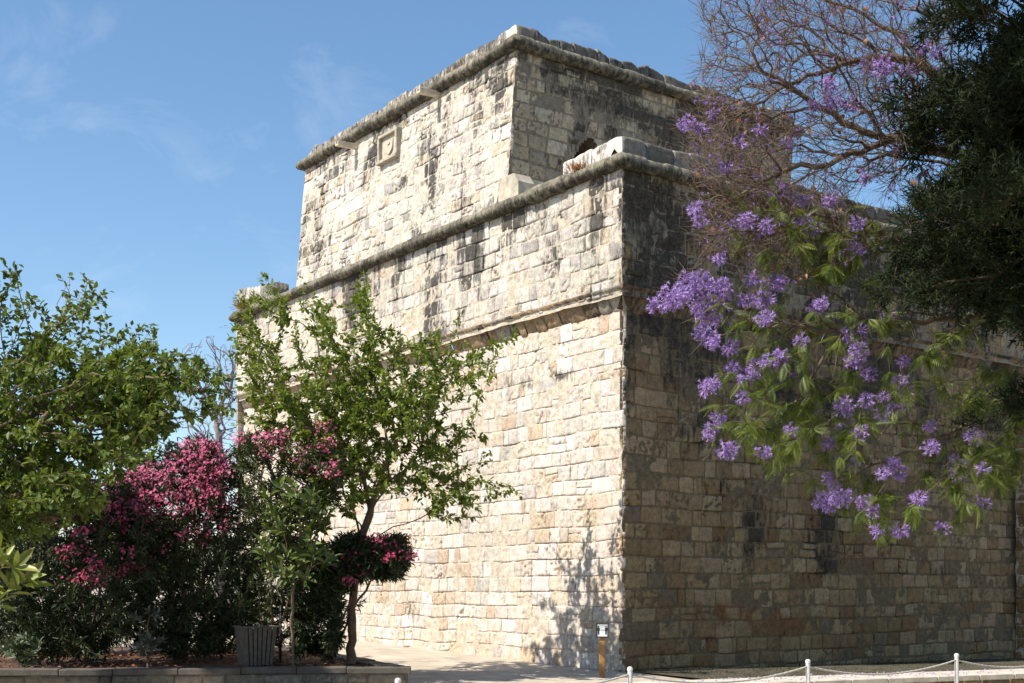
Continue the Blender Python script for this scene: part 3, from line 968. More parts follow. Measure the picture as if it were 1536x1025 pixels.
def wood(name, T, mat, parent, origin, rmin=0.0, flare=0.0):
    pos, par, rad = T["pos"], T["par"], T["rad"]
    n = len(pos); kids = [[] for _ in range(n)]
    for i in range(n):
        if par[i] >= 0: kids[par[i]].append(i)
    Vs = []; Fs4 = []; nv = 0
    starts = [(i, -1) for i in range(n) if par[i] < 0]
    while starts:
        i, pr = starts.pop()
        chain = [pr] if pr >= 0 else []
        while True:
            chain.append(i)
            if not kids[i]: break
            kk = sorted(kids[i], key=lambda c: -rad[c])
            for c in kk[1:]: starts.append((c, i))
            i = kk[0]
        if len(chain) < 2: continue
        P = pos[chain]; r = rad[chain].copy()
        if pr >= 0: r[0] = min(r[0], r[1] * 1.25)
        r[-1] *= 0.5
        if r.max() < rmin: continue
        if pr < 0 and flare: r = r * (1 + flare * np.exp(-np.arange(len(r)) / 1.5))
        sides = 10 if r.max() > 0.05 else (6 if r.max() > 0.015 else 3)
        Tn = np.gradient(P, axis=0); Tn /= np.linalg.norm(Tn, axis=1)[:, None] + 1e-9
        A = np.cross(Tn[0], [0.31, 0.2, 0.93]); A /= np.linalg.norm(A) + 1e-9
        ring = []
        an = 2 * np.pi * np.arange(sides) / sides
        for k in range(len(P)):
            A = A - Tn[k] * np.dot(A, Tn[k]); A /= np.linalg.norm(A) + 1e-9
            B = np.cross(Tn[k], A)
            rr = r[k] * (1 + (0.08 * np.sin(an * 3 + k * .7) if sides > 6 else 0))
            ring.append(P[k] + (np.cos(an) * rr)[:, None] * A + (np.sin(an) * rr)[:, None] * B)
        Vs.append(np.concatenate(ring))
        m = len(P); q = np.arange((m - 1) * sides); rw = q // sides; c = q % sides
        Fs4.append(nv + np.stack([rw * sides + c, rw * sides + (c + 1) % sides, (rw + 1) * sides + (c + 1) % sides, (rw + 1) * sides + c], -1))
        nv += m * sides
    V = np.concatenate(Vs) - np.asarray(origin)
    return mesh_np(name, V, [np.concatenate(Fs4)], mat, parent, smooth=True)


def unit(v):
    return v / (np.linalg.norm(v, axis=-1, keepdims=True) + 1e-9)


def scatter(tmpl, pos, d, nrm, sx, sy, sz):
    """copies of a small template: x across, y along d, z along the normal"""
    V, Fc = tmpl
    d = unit(d); s = unit(np.cross(d, nrm)); nn = np.cross(s, d)
    out_ = pos[:, None, :] + V[None, :, 0, None] * (sx[:, None, None] * s[:, None, :]) + V[None, :, 1, None] * (sy[:, None, None] * d[:, None, :]) + V[None, :, 2, None] * (sz[:, None, None] * nn[:, None, :])
    m = len(V); FF = [(np.asarray(f)[None] + (np.arange(len(pos)) * m)[:, None, None]).reshape(-1, np.asarray(f).shape[1]) for f in Fc]
    return out_.reshape(-1, 3), FF, m


LEAF = (np.array([[0, 0, 0], [-.5, .38, .16], [-.36, .74, .12], [0, 1, -.1], [.36, .74, .12], [.5, .38, .16], [0, .5, 0]], float),
        [[(0, 6, 1), (0, 5, 6)], [(6, 3, 2, 1), (6, 5, 4, 3)]])
LANCE = (np.array([[0, 0, 0], [-.5, .3, .15], [-.4, .7, .1], [0, 1, -.25], [.4, .7, .1], [.5, .3, .15], [0, .5, 0]], float),
         [[(0, 6, 1), (0, 5, 6)], [(6, 3, 2, 1), (6, 5, 4, 3)]])


def frond_template():
    V = []; Fc = []
    k = 11
    for i in range(k):
        y = 0.10 + 0.88 * i / (k - 1); zz = -0.35 * y * y
        L = 0.34 * math.sin(math.pi * (0.16 + 0.76 * i / (k - 1))) + .03
        for s in (-1, 1):
            b = len(V)
            V += [[0, y, zz], [s * L * .55, y + .045, zz - .01], [s * L, y + .13, zz - .10], [s * L * .5, y + .105, zz - .03]]
            Fc.append((b, b + 1, b + 2, b + 3) if s > 0 else (b, b + 3, b + 2, b + 1))
    b = len(V)
    V += [[-.008, 0, 0], [.008, 0, 0], [.006, .55, -.11], [-.006, .55, -.11], [0, 1.02, -.37]]
    Fc2 = [(b + 3, b + 2, b + 4)]
    Fc.append((b, b + 1, b + 2, b + 3))
    return (np.array(V), [Fc2, Fc])


def floret_template():
    V = []; Fc = []; n = 5
    for k in range(n):
        a = 2 * math.pi * k / n
        V.append([.10 * math.cos(a), 0, .10 * math.sin(a)])
    for k in range(n):
        a = 2 * math.pi * k / n
        V.append([.22 * math.cos(a), .7, .22 * math.sin(a)])
    for k in range(n):
        a = 2 * math.pi * (k + .5) / n
        V.append([.66 * math.cos(a), .95, .66 * math.sin(a)])
    for k in range(n):
        Fc.append((k, (k + 1) % n, n + (k + 1) % n, n + k))
    Fc3 = [(n + k, n + (k + 1) % n, 2 * n + k) for k in range(n)]
    return (np.array(V), [Fc3, Fc])


def blossom_template():
    V = [[0, 0, 0]]; Fc = []
    for k in range(5):
        a = 2 * math.pi * k / 5; b = len(V)
        for da, r, y in ((-.42, .34, .12), (-.2, .62, .22), (.45, .58, .16), (.42, .30, .12)):
            V.append([r * math.cos(a + da), y, r * math.sin(a + da)])
        Fc.append((b, b + 1, b + 2, b + 3))
    T3 = [(0, 1 + 4 * k, 4 + 4 * k) for k in range(5)]
    return (np.array(V), [T3, Fc])


def spray_template(seed=3):
    rg = np.random.default_rng(seed)
    V = []; Fc = []
    def blade(p, d, L, w):
        d = d / np.linalg.norm(d); s = np.cross(d, rg.normal(0, 1, 3)); s /= np.linalg.norm(s)
        b = len(V)
        V.extend([p - s * w, p + s * w, p + d * L * .6 + s * w * .8, p + d * L, p + d * L * .6 - s * w * .8])
        Fc.append((b, b + 1, b + 2, b + 4)); F3.append((b + 4, b + 2, b + 3))
    F3 = []
    blade(np.zeros(3), np.array([0, 1., 0]), 1.0, .03)
    for i in range(7):
        y = .12 + .11 * i
        a = rg.uniform(0, 6.28)
        d = np.array([.75 * math.cos(a), .8, .75 * math.sin(a)])
        L = .5 * (1.1 - y * .7)
        p = np.array([0, y, 0.]); d = d / np.linalg.norm(d)
        blade(p, d, L, .026)
        for t in (.3, .6):
            blade(p + d * L * t, d + rg.normal(0, .55, 3), L * .5, .022)
    return (np.array(V), [F3, Fc])


FROND, FLORET, BLOSSOM, SPRAY = frond_template(), floret_template(), blossom_template(), spray_template()


def colvar(base, n, rg, v=0.25, alt=None, palt=0.3):
    c = np.tile(np.array(base), (n, 1))
    if alt is not None:
        m = rg.random(n)[:, None] * palt * 2
        c = c * (1 - np.clip(m, 0, 1)) + np.array(alt) * np.clip(m, 0, 1)
    return np.clip(c * (1 + rg.uniform(-v, v, (n, 1))) * (1 + rg.uniform(-.06, .06, (n, 3))), 0.002, 0.95)


def in_poly(x, y, poly):
    r = np.zeros(len(x), bool); n = len(poly)
    for i in range(n):
        x0, y0 = poly[i]; x1, y1 = poly[(i + 1) % n]
        c = (y0 > y) != (y1 > y)
        r ^= c & (x < (x1 - x0) * (y - y0) / (y1 - y0 + 1e-9) + x0)
    return r


def crown(poly, Y0, Y1, n, seed, gap=0.0, fr=0.9, zmin=None):
    """points filling the crown: outline in photograph pixels at the given distances, with gaps"""
    rg = np.random.default_rng(seed)
    poly = np.array(poly, float); lo, hi = poly.min(0), poly.max(0)
    res = []
    while sum(len(r) for r in res) < n:
        m = n * 3
        x = rg.uniform(lo[0], hi[0], m); y = rg.uniform(lo[1], hi[1], m); Y = rg.uniform(Y0, Y1, m)
        ok = in_poly(x, y, poly)
        P = np.stack([(x - 768) / F * Y, Y, EYE + (HOR - y) / F * Y], -1)
        if gap > 0: ok &= fbm(P[:, 0] * fr, P[:, 1] * fr, P[:, 2] * fr + seed, 2) > gap
        if zmin is not None: ok &= P[:, 2] > zmin
        res.append(P[ok])
    return np.concatenate(res)[:n]


def leaves_on(T, rmax, per, L, wd, seed, droop=0.2, spread=0.9, tmpl=LEAF, base=(.1, .15, .03), alt=None, v=.25, palt=.3, jitter=0.02, upn=0.7):
    rg = np.random.default_rng(seed)
    pos, par, rad, dr = T["pos"], T["par"], T["rad"], T["dir"]
    idx = np.where((rad < rmax) & (par >= 0))[0]
    k = rg.poisson(per, len(idx)); idx = np.repeat(idx, k)
    t = rg.random(len(idx))[:, None]
    P = pos[par[idx]] * (1 - t) + pos[idx] * t
    n = len(idx)
    d = unit(dr[idx] * .55 + unit(rg.normal(0, 1, (n, 3))) * spread + np.array([0, 0, -droop]))
    nm = unit(rg.normal(0, 1, (n, 3)) * (1 - upn) + np.array([0, 0, 1]) * upn)
    P = P + rg.normal(0, jitter, (n, 3))
    l = L * rg.uniform(.6, 1.2, n); ww = wd * rg.uniform(.7, 1.2, n)
    V, FF, m = scatter(tmpl, P, d, nm, ww, l, l * .55)
    return V, FF, np.repeat(colvar(base, n, rg, v, alt, palt), m, axis=0)


def soil_z(x, y):
    return 0.47


def place(V, origin):
    return V - np.asarray(origin)


def leafy_tree(name, label, cat, trunks, pts, o, leaf, seed, bark=M_BARK, mat=M_LEAF, seg=.22, r0=.004, R0=.08, group=None, w=.35, sag=0.0, wob=.03, woodname="trunk", flare=.35):
    t = thing(name, label, cat, o, group)
    T = grow(trunks, pts, seg=seg, w=w, r0=r0, R0=R0, seed=seed, sag=sag, wob=wob)
    wood(woodname, T, bark, t, o, flare=flare)
    V, FF, c = leaves_on(T, seed=seed + 5, **leaf)
    mesh_np("crown" if cat == "tree" else "foliage", place(V, o), FF, mat, t, col=c)
    return t, T


KP = 1.158          # the planter's distance
SOIL = 0.29


def PP(x, y, Y):
    return PX(x, y, Y * KP)


def crownp(poly, Y0, Y1, n, seed, **k):
    return crown(poly, Y0 * KP, Y1 * KP, n, seed, **k)


# --- big leafy tree at the left, its crown running out of the picture
oB = np.array([-7.6, 15.2, 0.0])
pB = [(-700, 640), (-620, 400), (-420, 300), (-200, 270), (-50, 340), (-20, 410), (20, 430), (60, 470), (92, 470), (90, 415), (130, 418), (165, 440), (160, 470), (205, 505), (232, 488), (250, 510), (275, 525), (300, 535), (325, 575), (262, 590), (262, 640), (250, 655), (215, 690), (170, 715), (90, 760), (0, 820), (-200, 830), (-500, 800)]
ptsB = np.concatenate([crown(pB, 12.8, 16.6, 1500, 101, gap=.40, fr=.9), crown([(-40, 560), (60, 500), (120, 520), (200, 560), (240, 640), (150, 700), (0, 800), (-80, 780)], 13.2, 16.2, 800, 102, gap=.3), crown([(170, 520), (245, 520), (262, 570), (262, 640), (230, 690), (170, 720)], 13.6, 15.6, 170, 107, gap=.3), crown([(-60, 640), (120, 650), (190, 700), (150, 770), (60, 810), (-60, 830)], 13.4, 15.2, 320, 108, gap=.25), crown([(240, 520), (300, 530), (345, 570), (350, 620), (300, 640), (255, 620)], 13.6, 15.2, 55, 109, gap=.2), np.array([PX(x, y, 14.6 + .3 * (x % 4)) for x, y in ((90, 412), (105, 415), (128, 418), (145, 425), (160, 440), (20, 392), (0, 388), (10, 410), (60, 455), (40, 440), (30, 405), (195, 490), (225, 490), (205, 500))])])
trB = [[oB, oB + [.1, 0, 1.6], oB + [.3, -.2, 2.6]], [oB + [.3, -.2, 2.6], PX(-150, 620, 14.8), PX(0, 560, 14.6), PX(110, 470, 14.6)], [oB + [.3, -.2, 2.6], PX(-60, 680, 15.2), PX(120, 590, 15.2), PX(270, 575, 15.0)],
       [oB + [.3, -.2, 2.6], PX(-400, 520, 14.4), PX(-480, 400, 14.2)], [oB + [.3, -.2, 2.6], PX(-250, 450, 15.4), PX(-180, 340, 15.2)]]
leafy_tree("leafy_tree", "large bright green broad-leaved tree filling the left edge against the sky", "tree", trB, ptsB, oB,
           dict(rmax=.012, per=7.5, L=.088, wd=.05, base=(.085, .13, .023), alt=(.16, .20, .04), v=.3, droop=.25, spread=.8), 103, R0=.16)

# --- slender young tree in front of the sunlit wall
KM = 1.14


def PM(x, y, Y):
    return PX(x, y, Y * KM)


oM = PM(526, 990, 19.0); oM[2] = SOIL
pM = [(350, 470), (395, 425), (425, 455), (470, 450), (520, 470), (545, 420), (560, 470), (620, 520), (655, 505), (690, 545), (740, 530), (745, 555), (705, 590), (715, 640), (690, 660), (720, 690), (740, 730), (700, 765), (640, 770), (590, 740), (560, 745), (520, 780), (450, 740), (410, 680), (375, 620), (350, 600), (345, 540)]
shoots = [(768, 510), (742, 512), (722, 530), (712, 532), (690, 530), (672, 548), (770, 735), (730, 745), (718, 765), (700, 775), (675, 778), (650, 772), (630, 778), (720, 600), (712, 575), (735, 675), (720, 655), (645, 500), (620, 512), (535, 425), (540, 440), (420, 425), (410, 440), (380, 440), (372, 470), (352, 470), (775, 497), (752, 502), (735, 520), (715, 545), (700, 515), (675, 525), (655, 495), (690, 475), (630, 500), (782, 742), (760, 740), (745, 725), (715, 780), (690, 782), (660, 775), (735, 690), (728, 660), (715, 640), (705, 600), (545, 408), (550, 430), (556, 450), (400, 408), (392, 415), (348, 436), (365, 440), (332, 492), (345, 505), (340, 530), (350, 640), (365, 625), (372, 655), (470, 440), (455, 418), (430, 440), (500, 455), (600, 500)]
ptsM = np.concatenate([crown(pM, 17.7 * KM, 20.3 * KM, 800, 111, gap=.44, fr=1.1), np.array([PM(x, y, 19 + random.uniform(-.9, .9)) for x, y in shoots]),
                       crown([(420, 620), (520, 560), (640, 600), (700, 640), (690, 700), (600, 690), (540, 720), (470, 690)], 18 * KM, 20 * KM, 260, 112, gap=.4)])
trM = [[oM, PM(529, 900, 19), PM(540, 820, 19), PM(555, 770, 19)], [PM(555, 770, 19), PM(566, 735, 18.9), PM(590, 670, 18.7), PM(640, 600, 18.5), PM(700, 540, 18.4)],
       [PM(555, 770, 19), PM(545, 720, 19.2), PM(505, 640, 19.4), PM(480, 540, 19.5), PM(470, 470, 19.5)], [PM(566, 735, 18.9), PM(620, 700, 19.2), PM(680, 690, 19.3)],
       [PM(540, 712, 19.2), PM(470, 640, 18.8), PM(400, 560, 18.6)], [PM(585, 680, 18.7), PM(560, 560, 19), PM(548, 450, 19)]]
leafy_tree("young_tree", "slender light green tree standing alone in front of the sunlit castle wall", "tree", trM, ptsM, oM,
           dict(rmax=.0095, per=8.5, L=.11, wd=.056, base=(.13, .18, .032), alt=(.21, .26, .055), v=.28, droop=.2, spread=.75), 113, R0=.072, r0=.0024, bark=M_BARK, sag=.06, wob=.022)


# --- oleanders
def oleander(label, poly, Y0, Y1, n, base, seed, flowers, fcol, leafcol=(.026, .042, .016), nf=11, extra=None, per=9.0, zmin=.4):
    o = np.array([base[0] * KP, base[1] * KP, SOIL])
    pts = crownp(poly, Y0, Y1, int(n * 1.9), seed, gap=.32, fr=1.2, zmin=zmin)
    fp = np.array([PP(x, y, random.uniform(Y0 - .25, Y0 * .55 + Y1 * .45)) for x, y in flowers]) if len(flowers) else np.zeros((0, 3))
    allp = np.concatenate([pts, fp]) if len(fp) else pts
    rg = np.random.default_rng(seed)
    stems = []
    for k in range(7):
        i = rg.integers(len(pts)); q = pts[i]
        b = o + np.array([rg.normal(0, .12), rg.normal(0, .12), -.03])
        stems.append([b, b * .6 + q * .4 + np.array([0, 0, .25]), b * .3 + q * .7 + np.array([0, 0, .15])] if k else [o, o + [0, 0, .5], o * .5 + q * .5])
    t = thing("oleander", label, "shrub", o, "oleanders in the planter")
    T = grow(stems, allp, seg=.2, w=.25, r0=.004, R0=.035, seed=seed, wob=.03)
    wood("stems", T, M_BARK, t, o)
    V, FF, c = leaves_on(T, rmax=.0095, per=per, L=.15, wd=.026, seed=seed + 1, droop=.05, spread=.6, tmpl=LANCE, base=leafcol, alt=(.05, .07, .025), v=.35, upn=.55)
    mesh_np("foliage", place(V, o), FF, M_LEAFD, t, col=c)
    if len(fp):
        cnt = rg.poisson(nf * 2.1, len(fp)) + 4
        P = np.repeat(fp, cnt, axis=0); n_ = len(P)
        P = P + rg.normal(0, 1, (n_, 3)) * np.array([.085, .085, .06])
        d = unit(rg.normal(0, .7, (n_, 3)) + np.array([-.45, -.6, .55]))
        s = rg.uniform(.030, .047, n_)
        V, FF, m = scatter(BLOSSOM, P, d, rg.normal(0, 1, (n_, 3)), s, s, s)
        mesh_np("blossoms", place(V, o), FF, M_PETAL, t, col=np.repeat(colvar(fcol, n_, rg, .25, alt=(.8, .26, .42), palt=.2), m, axis=0))
    return t


def spots(poly, n, seed):
    rg = np.random.default_rng(seed); poly_ = np.array(poly, float); res = []
    while len(res) < n:
        x, y = rg.uniform(poly_.min(0), poly_.max(0))
        if in_poly(np.array([x]), np.array([y]), poly)[0]: res.append((x, y))
    return res


PINK = (.86, .19, .36); CRIM = (.66, .07, .19)
oleander("dark oleander with crimson flowers in deep shade, leftmost in the planter", [(-20, 830), (60, 760), (130, 715), (190, 720), (240, 780), (230, 880), (190, 960), (150, 985), (60, 990), (-20, 980)], 17.6, 19.2, 420, (-6.2, 18.5), 121,
         spots([(80, 780), (150, 720), (220, 760), (230, 850), (130, 880), (80, 840)], 40, 5), CRIM)
oleander("tall oleander covered in bright pink flowers, tops sunlit against the sky", [(150, 730), (200, 690), (260, 660), (310, 655), (350, 690), (390, 740), (400, 840), (380, 940), (330, 985), (250, 985), (200, 900), (170, 800)], 18.2, 20.4, 520, (-5.0, 19.3), 122,
         spots([(165, 720), (200, 700), (250, 690), (270, 668), (320, 665), (345, 700), (330, 745), (250, 760), (190, 760)], 130, 6) + spots([(180, 760), (380, 740), (370, 800), (220, 850)], 30, 7) + [(287, 668), (297, 668), (275, 680)], PINK)
oleander("oleander with pink flowers rising against the sunlit wall behind the young tree", [(345, 680), (370, 650), (420, 645), (470, 635), (510, 660), (520, 720), (470, 800), (420, 840), (370, 780)], 17.3, 18.9, 150, (-3.55, 18.6), 123,
         [(355, 660), (366, 658), (390, 658), (402, 655), (414, 660), (420, 650), (430, 668), (425, 655), (470, 648), (482, 642), (492, 640), (470, 670), (482, 676), (490, 672), (497, 664), (405, 684), (400, 672), (436, 690), (445, 676)] + spots([(440, 690), (500, 680), (510, 740), (450, 740)], 8, 8), PINK, leafcol=(.06, .085, .025))
oleander("low oleander with red flowers spreading right behind the slender trunk", [(470, 830), (530, 800), (560, 810), (600, 805), (618, 830), (600, 865), (560, 868), (530, 872), (510, 900), (510, 980), (440, 985), (435, 900), (430, 800)], 17.9, 19.4, 560, (-2.62, 18.75), 124,
         [(560, 822), (568, 808), (575, 830), (585, 838), (600, 812), (610, 808), (612, 832), (618, 838), (566, 846), (548, 858), (530, 872), (534, 862), (560, 815), (590, 822), (578, 818), (528, 835), (515, 850)], CRIM, zmin=.45)

oleander("dense dark leafy shrub without flowers filling the back of the planter at the left", [(-30, 850), (60, 820), (200, 830), (230, 900), (220, 975), (-30, 975)], 20.6, 22.0, 420, (-7.6, 21.3), 125, [], PINK, zmin=.35)
oleander("dense dark leafy shrub without flowers behind the litter bin", [(200, 850), (320, 800), (420, 820), (440, 900), (430, 975), (200, 975)], 21.2, 22.4, 420, (-5.0, 21.9), 126, [], PINK, zmin=.35)

# --- loquat-like shrub with rosettes of large leaves
def rosette_shrub(name, label, o, tips, leafL, seed, base, alt, trunk=None, nl=(7, 11)):
    rg = np.random.default_rng(seed)
    t = thing(name, label, "shrub", o)
    tr = trunk or [[o, o + [0, 0, .5], o + [.02, 0, .9]]]
    T = grow(tr, tips, seg=.15, w=.3, r0=.005, R0=.024, seed=seed, wob=.02)
    wood("stems", T, M_BARK, t, o)
    P = []; D = []; Nn = []
    for q in T["tips"]:
        k = rg.integers(*nl); a0 = rg.uniform(0, 6.28)
        ax = unit(T["dir"][q] + np.array([-.1, -.3, .5]))
        s = unit(np.cross(ax, [.3, .8, .1])); b = np.cross(ax, s)
        for j in range(k):
            a = a0 + j * 2.4; el = .25 + .9 * j / k
            d = ax * math.sin(el) + (s * math.cos(a) + b * math.sin(a)) * math.cos(el)
            P.append(T["pos"][q] - ax * .03 * (k - j) * .4); D.append(d); Nn.append(ax + rg.normal(0, .15, 3))
    n = len(P); l = leafL * rg.uniform(.65, 1.15, n)
    V, FF, m = scatter(LEAF, np.array(P), np.array(D), np.array(Nn), l * .34, l, l * .5)
    mesh_np("foliage", place(V, o), FF, M_LEAFD, t, col=np.repeat(colvar(base, n, rg, .3, alt, .35), m, axis=0))
    return t


oQ = PP(440, 994, 17.75); oQ[2] = SOIL
rosette_shrub("loquat_shrub", "dark shrub with rosettes of large pointed leaves behind the litter bin", oQ,
              np.concatenate([crownp([(395, 740), (440, 715), (490, 730), (500, 800), (495, 860), (440, 880), (390, 850)], 16.9, 17.9, 75, 131), np.array([PP(455, 765, 16.9), PP(465, 805, 16.9), PP(420, 790, 16.9), PP(440, 740, 16.9)])]),
              .24, 132, (.06, .095, .025), (.14, .17, .04), trunk=[[oQ, PP(438, 940, 17.7), PP(440, 880, 17.5)]])
oY = np.array([-5.75, 13.2, 0.0])
rosette_shrub("broadleaf_sapling", "yellow-green sapling with long sunlit leaves cut by the left edge", oY, np.array([PX(5, 840, 13.0), PX(22, 850, 12.9), PX(38, 872, 13.1), PX(-10, 830, 13.2), PX(15, 880, 13.2), PX(-25, 870, 13.0), PX(30, 845, 13.2), PX(0, 900, 13.1), PX(-40, 850, 13.3)]), .29, 133,
              (.15, .18, .03), (.24, .26, .05), nl=(5, 8))
oG = PP(222, 985, 18.0); oG[2] = SOIL
rosette_shrub("grey_shrub", "small grey-green shrub at the foot of the pink oleanders", oG, crownp([(200, 920), (235, 910), (250, 950), (240, 980), (195, 980)], 17.8, 18.3, 26, 134), .13, 135, (.10, .115, .10), (.16, .17, .15))
oW = PP(35, 995, 17.9); oW[2] = SOIL
rosette_shrub("low_leafy_plant", "low pale green leafy plant at the left end of the planter", oW, crownp([(5, 970), (30, 950), (60, 965), (60, 992), (5, 992)], 17.6, 18.0, 26, 136), .16, 137, (.08, .115, .06), (.15, .18, .11))

# --- bare tree seen through the gap between the left tree and the castle
oD = PX(330, 905, 46); oD[2] = gz(oD[0], oD[1]) + 0.0
trD = [[oD, PX(330, 690, 46), PX(322, 625, 46), PX(300, 585, 46), PX(280, 555, 46)], [PX(322, 625, 46), PX(345, 580, 46.5), PX(352, 545, 46.5)], [PX(328, 680, 46), PX(290, 640, 45.5), PX(268, 600, 45.5)]]
TD = grow(trD, crown([(258, 560), (275, 515), (310, 500), (352, 520), (385, 545), (390, 650), (350, 690), (290, 690), (260, 640)], 44.5, 47.5, 420, 141), seg=.4, w=.3, r0=.012, R0=.17, seed=142, wob=.08)
tD = thing("bare_tree", "distant bare grey-twigged tree in the gap left of the castle", "tree", oD)
wood("trunk", TD, M_BARKG, tD, oD)
rg = np.random.default_rng(143)
nd_ = 260; q = rg.choice(TD["tips"], nd_)
V, FF, m = scatter(BLOSSOM, TD["pos"][q] + rg.normal(0, .08, (nd_, 3)), rg.normal(0, 1, (nd_, 3)), rg.normal(0, 1, (nd_, 3)), *[rg.uniform(.06, .12, nd_)] * 3)
mesh_np("blossoms", place(V, oD), FF, M_PETAL, tD, col=np.repeat(colvar((.32, .24, .45), nd_, rg, .2), m, axis=0))
# background trees closing the view behind the shrubs
for i, (x, w_, h_, Y) in enumerate(((40, 210, 200, 40), (215, 170, 120, 44), (-170, 200, 240, 38))):
    o = PX(x, HOR + 20, Y); o[2] = float(gz(o[0], o[1]))
    yt = HOR - h_
    poly = [(x - w_ * .5, HOR - 5), (x - w_ * .55, yt + h_ * .45), (x - w_ * .3, yt + h_ * .1), (x, yt), (x + w_ * .35, yt + h_ * .15), (x + w_ * .5, yt + h_ * .5), (x + w_ * .5, HOR - 5)]
    leafy_tree("background_tree", ["dark bushy tree far behind the leftmost oleander", "low dark tree far behind the tall pink oleander", "dark tree beyond the left edge behind the leafy tree"][i], "tree", [[o, PX(x, HOR - h_ * .4, Y)]], crown(poly, Y - 1.6, Y + 1.6, 260, 150 + i, gap=.3, fr=.5), o,
               dict(rmax=.03, per=3.0, L=.34, wd=.2, base=(.05, .075, .02), alt=(.09, .12, .03), v=.3), 155 + i, seg=.5, r0=.012, R0=.2, group=None)

# --- jacaranda at the right
oJ = np.array([9.3, 14.0, -0.13])
jY = 12.4
oJt = oJ + np.array([-.35, -.1, 2.4])
trJ = [[oJ, oJ + [-.1, 0, 1.2], oJt, PX(1950, 420, 13.6), PX(1750, 250, 13.2), PX(1520, 160, 12.9), PX(1407, 114, 12.7), PX(1340, 88, 12.6), PX(1262, 96, 12.5), PX(1183, 128, 12.4), PX(1105, 175, 12.3)],
       [PX(1750, 250, 13.2), PX(1480, 235, 12.5), PX(1339, 208, 12.2), PX(1264, 182, 12.1), PX(1183, 130, 12.0), PX(1100, 85, 12)],
       [PX(1950, 420, 13.6), PX(1700, 440, 13), PX(1500, 470, 12.6), PX(1323, 491, 12.2), PX(1264, 500, 12.1), PX(1199, 488, 12), PX(1140, 485, 12), PX(1060, 455, 11.9)],
       [PX(1700, 440, 13), PX(1560, 560, 12.6), PX(1440, 640, 12.3), PX(1330, 690, 12.1), PX(1270, 720, 12)],
       [PX(1750, 250, 13.2), PX(1560, 60, 13), PX(1400, -20, 12.8), PX(1250, -60, 12.6)],
       [PX(1407, 114, 12.7), PX(1330, 40, 12.9), PX(1230, 0, 12.9), PX(1150, -10, 12.8)],
       [PX(1339, 208, 12.2), PX(1260, 240, 11.9), PX(1180, 260, 11.8), PX(1090, 300, 11.8)],
       [PX(1500, 470, 12.6), PX(1380, 380, 12.3), PX(1260, 350, 12.0), PX(1150, 350, 11.9)],
       [PX(1264, 500, 12.1), PX(1200, 590, 12), PX(1150, 650, 11.9)]]
FL = [(1010, 445, 24), (1040, 430, 28), (1075, 440, 26), (1060, 465, 24), (1090, 470, 18), (985, 458, 12), (1058, 500, 17), (1105, 345, 15), (1150, 340, 11), (1205, 335, 13), (1222, 342, 11), (1285, 335, 11), (1280, 375, 15), (1120, 330, 13),
      (1078, 388, 9), (1130, 420, 12), (1152, 426, 11), (1168, 424, 11), (1145, 450, 16), (1148, 478, 13), (1120, 450, 13), (1095, 520, 13), (1098, 550, 8), (1112, 553, 11), (1140, 550, 17), (1156, 544, 14), (1172, 535, 13), (1180, 556, 11),
      (1115, 570, 8), (1290, 525, 15), (1282, 542, 13), (1303, 562, 10), (1355, 543, 8), (1060, 582, 13), (1115, 595, 9), (1078, 625, 9), (1070, 640, 9), (1065, 650, 9), (1092, 675, 15), (1145, 677, 10), (1265, 610, 15), (1300, 600, 11),
      (1325, 620, 12), (1342, 614, 10), (1270, 640, 13), (1290, 650, 11), (1240, 665, 9), (1275, 695, 15), (1250, 720, 13), (1238, 752, 18), (1262, 746, 16), (1325, 710, 9), (1350, 710, 9), (1300, 755, 13), (1310, 766, 10), (1378, 750, 13),
      (1375, 760, 9), (1315, 797, 9), (1350, 797, 10), (1415, 793, 10), (1475, 705, 8), (1460, 755, 12), (1477, 755, 9), (1460, 655, 12), (1395, 637, 8), (1030, 185, 13), (1050, 192, 9), (1250, 150, 15), (1275, 155, 11), (1245, 125, 9),
      (1325, 100, 15), (1302, 98, 11), (1360, 105, 11), (1385, 70, 9), (1408, 80, 8), (1170, 285, 15), (1200, 300, 12), (1245, 300, 9), (1350, 225, 10), (1050, 330, 11), (1042, 312, 9), (1070, 170, 8), (1140, 195, 7), (1220, 160, 7), (1300, 270, 7), (1110, 215, 7), (1180, 215, 7), (1090, 250, 7)]
rgJ = np.random.default_rng(161)
for x, y in spots([(1060, 420), (1100, 360), (1320, 330), (1400, 480), (1500, 640), (1480, 760), (1300, 780), (1200, 700), (1080, 660), (1050, 560)], 20, 162):
    FL.append((x, y, 8 + 4 * rgJ.random()))
FP = np.array([PX(x, y, 11.45 + rgJ.uniform(-.4, .4)) for x, y, r in FL])
up1 = crown([(1046, 5), (1062, 60), (1045, 110), (1042, 150), (1070, 190), (1060, 230), (1120, 300), (1210, 310), (1340, 260), (1430, 100), (1440, -40), (1085, -40)], 11.2, 13.3, 2300, 162, gap=.25)
up2 = crown([(1020, 170), (1060, 200), (1160, 280), (1300, 300), (1330, 380), (1200, 420), (1060, 380)], 11.2, 12.8, 800, 163, gap=.3)
up2 = np.concatenate([up2, crown([(1290, 90), (1450, 80), (1470, 330), (1330, 350)], 11.4, 13.0, 420, 169, gap=.25)])
low = crown([(1000, 445), (1040, 330), (1150, 300), (1300, 320), (1480, 480), (1545, 640), (1540, 720), (1430, 790), (1300, 800), (1225, 750), (1090, 690), (1050, 570)], 11.0, 12.8, 560, 164, gap=.36, fr=1.1)
side = crown([(1560, 100), (1800, -100), (2150, 0), (2250, 400), (2100, 760), (1800, 800), (1600, 740)], 12.5, 15.5, 420, 168, gap=.3)
TJ = grow(trJ, np.concatenate([up1, up2, low, FP, side]), seg=.16, w=.22, r0=.0030, R0=.105, seed=165, wob=.04, sag=-.04)
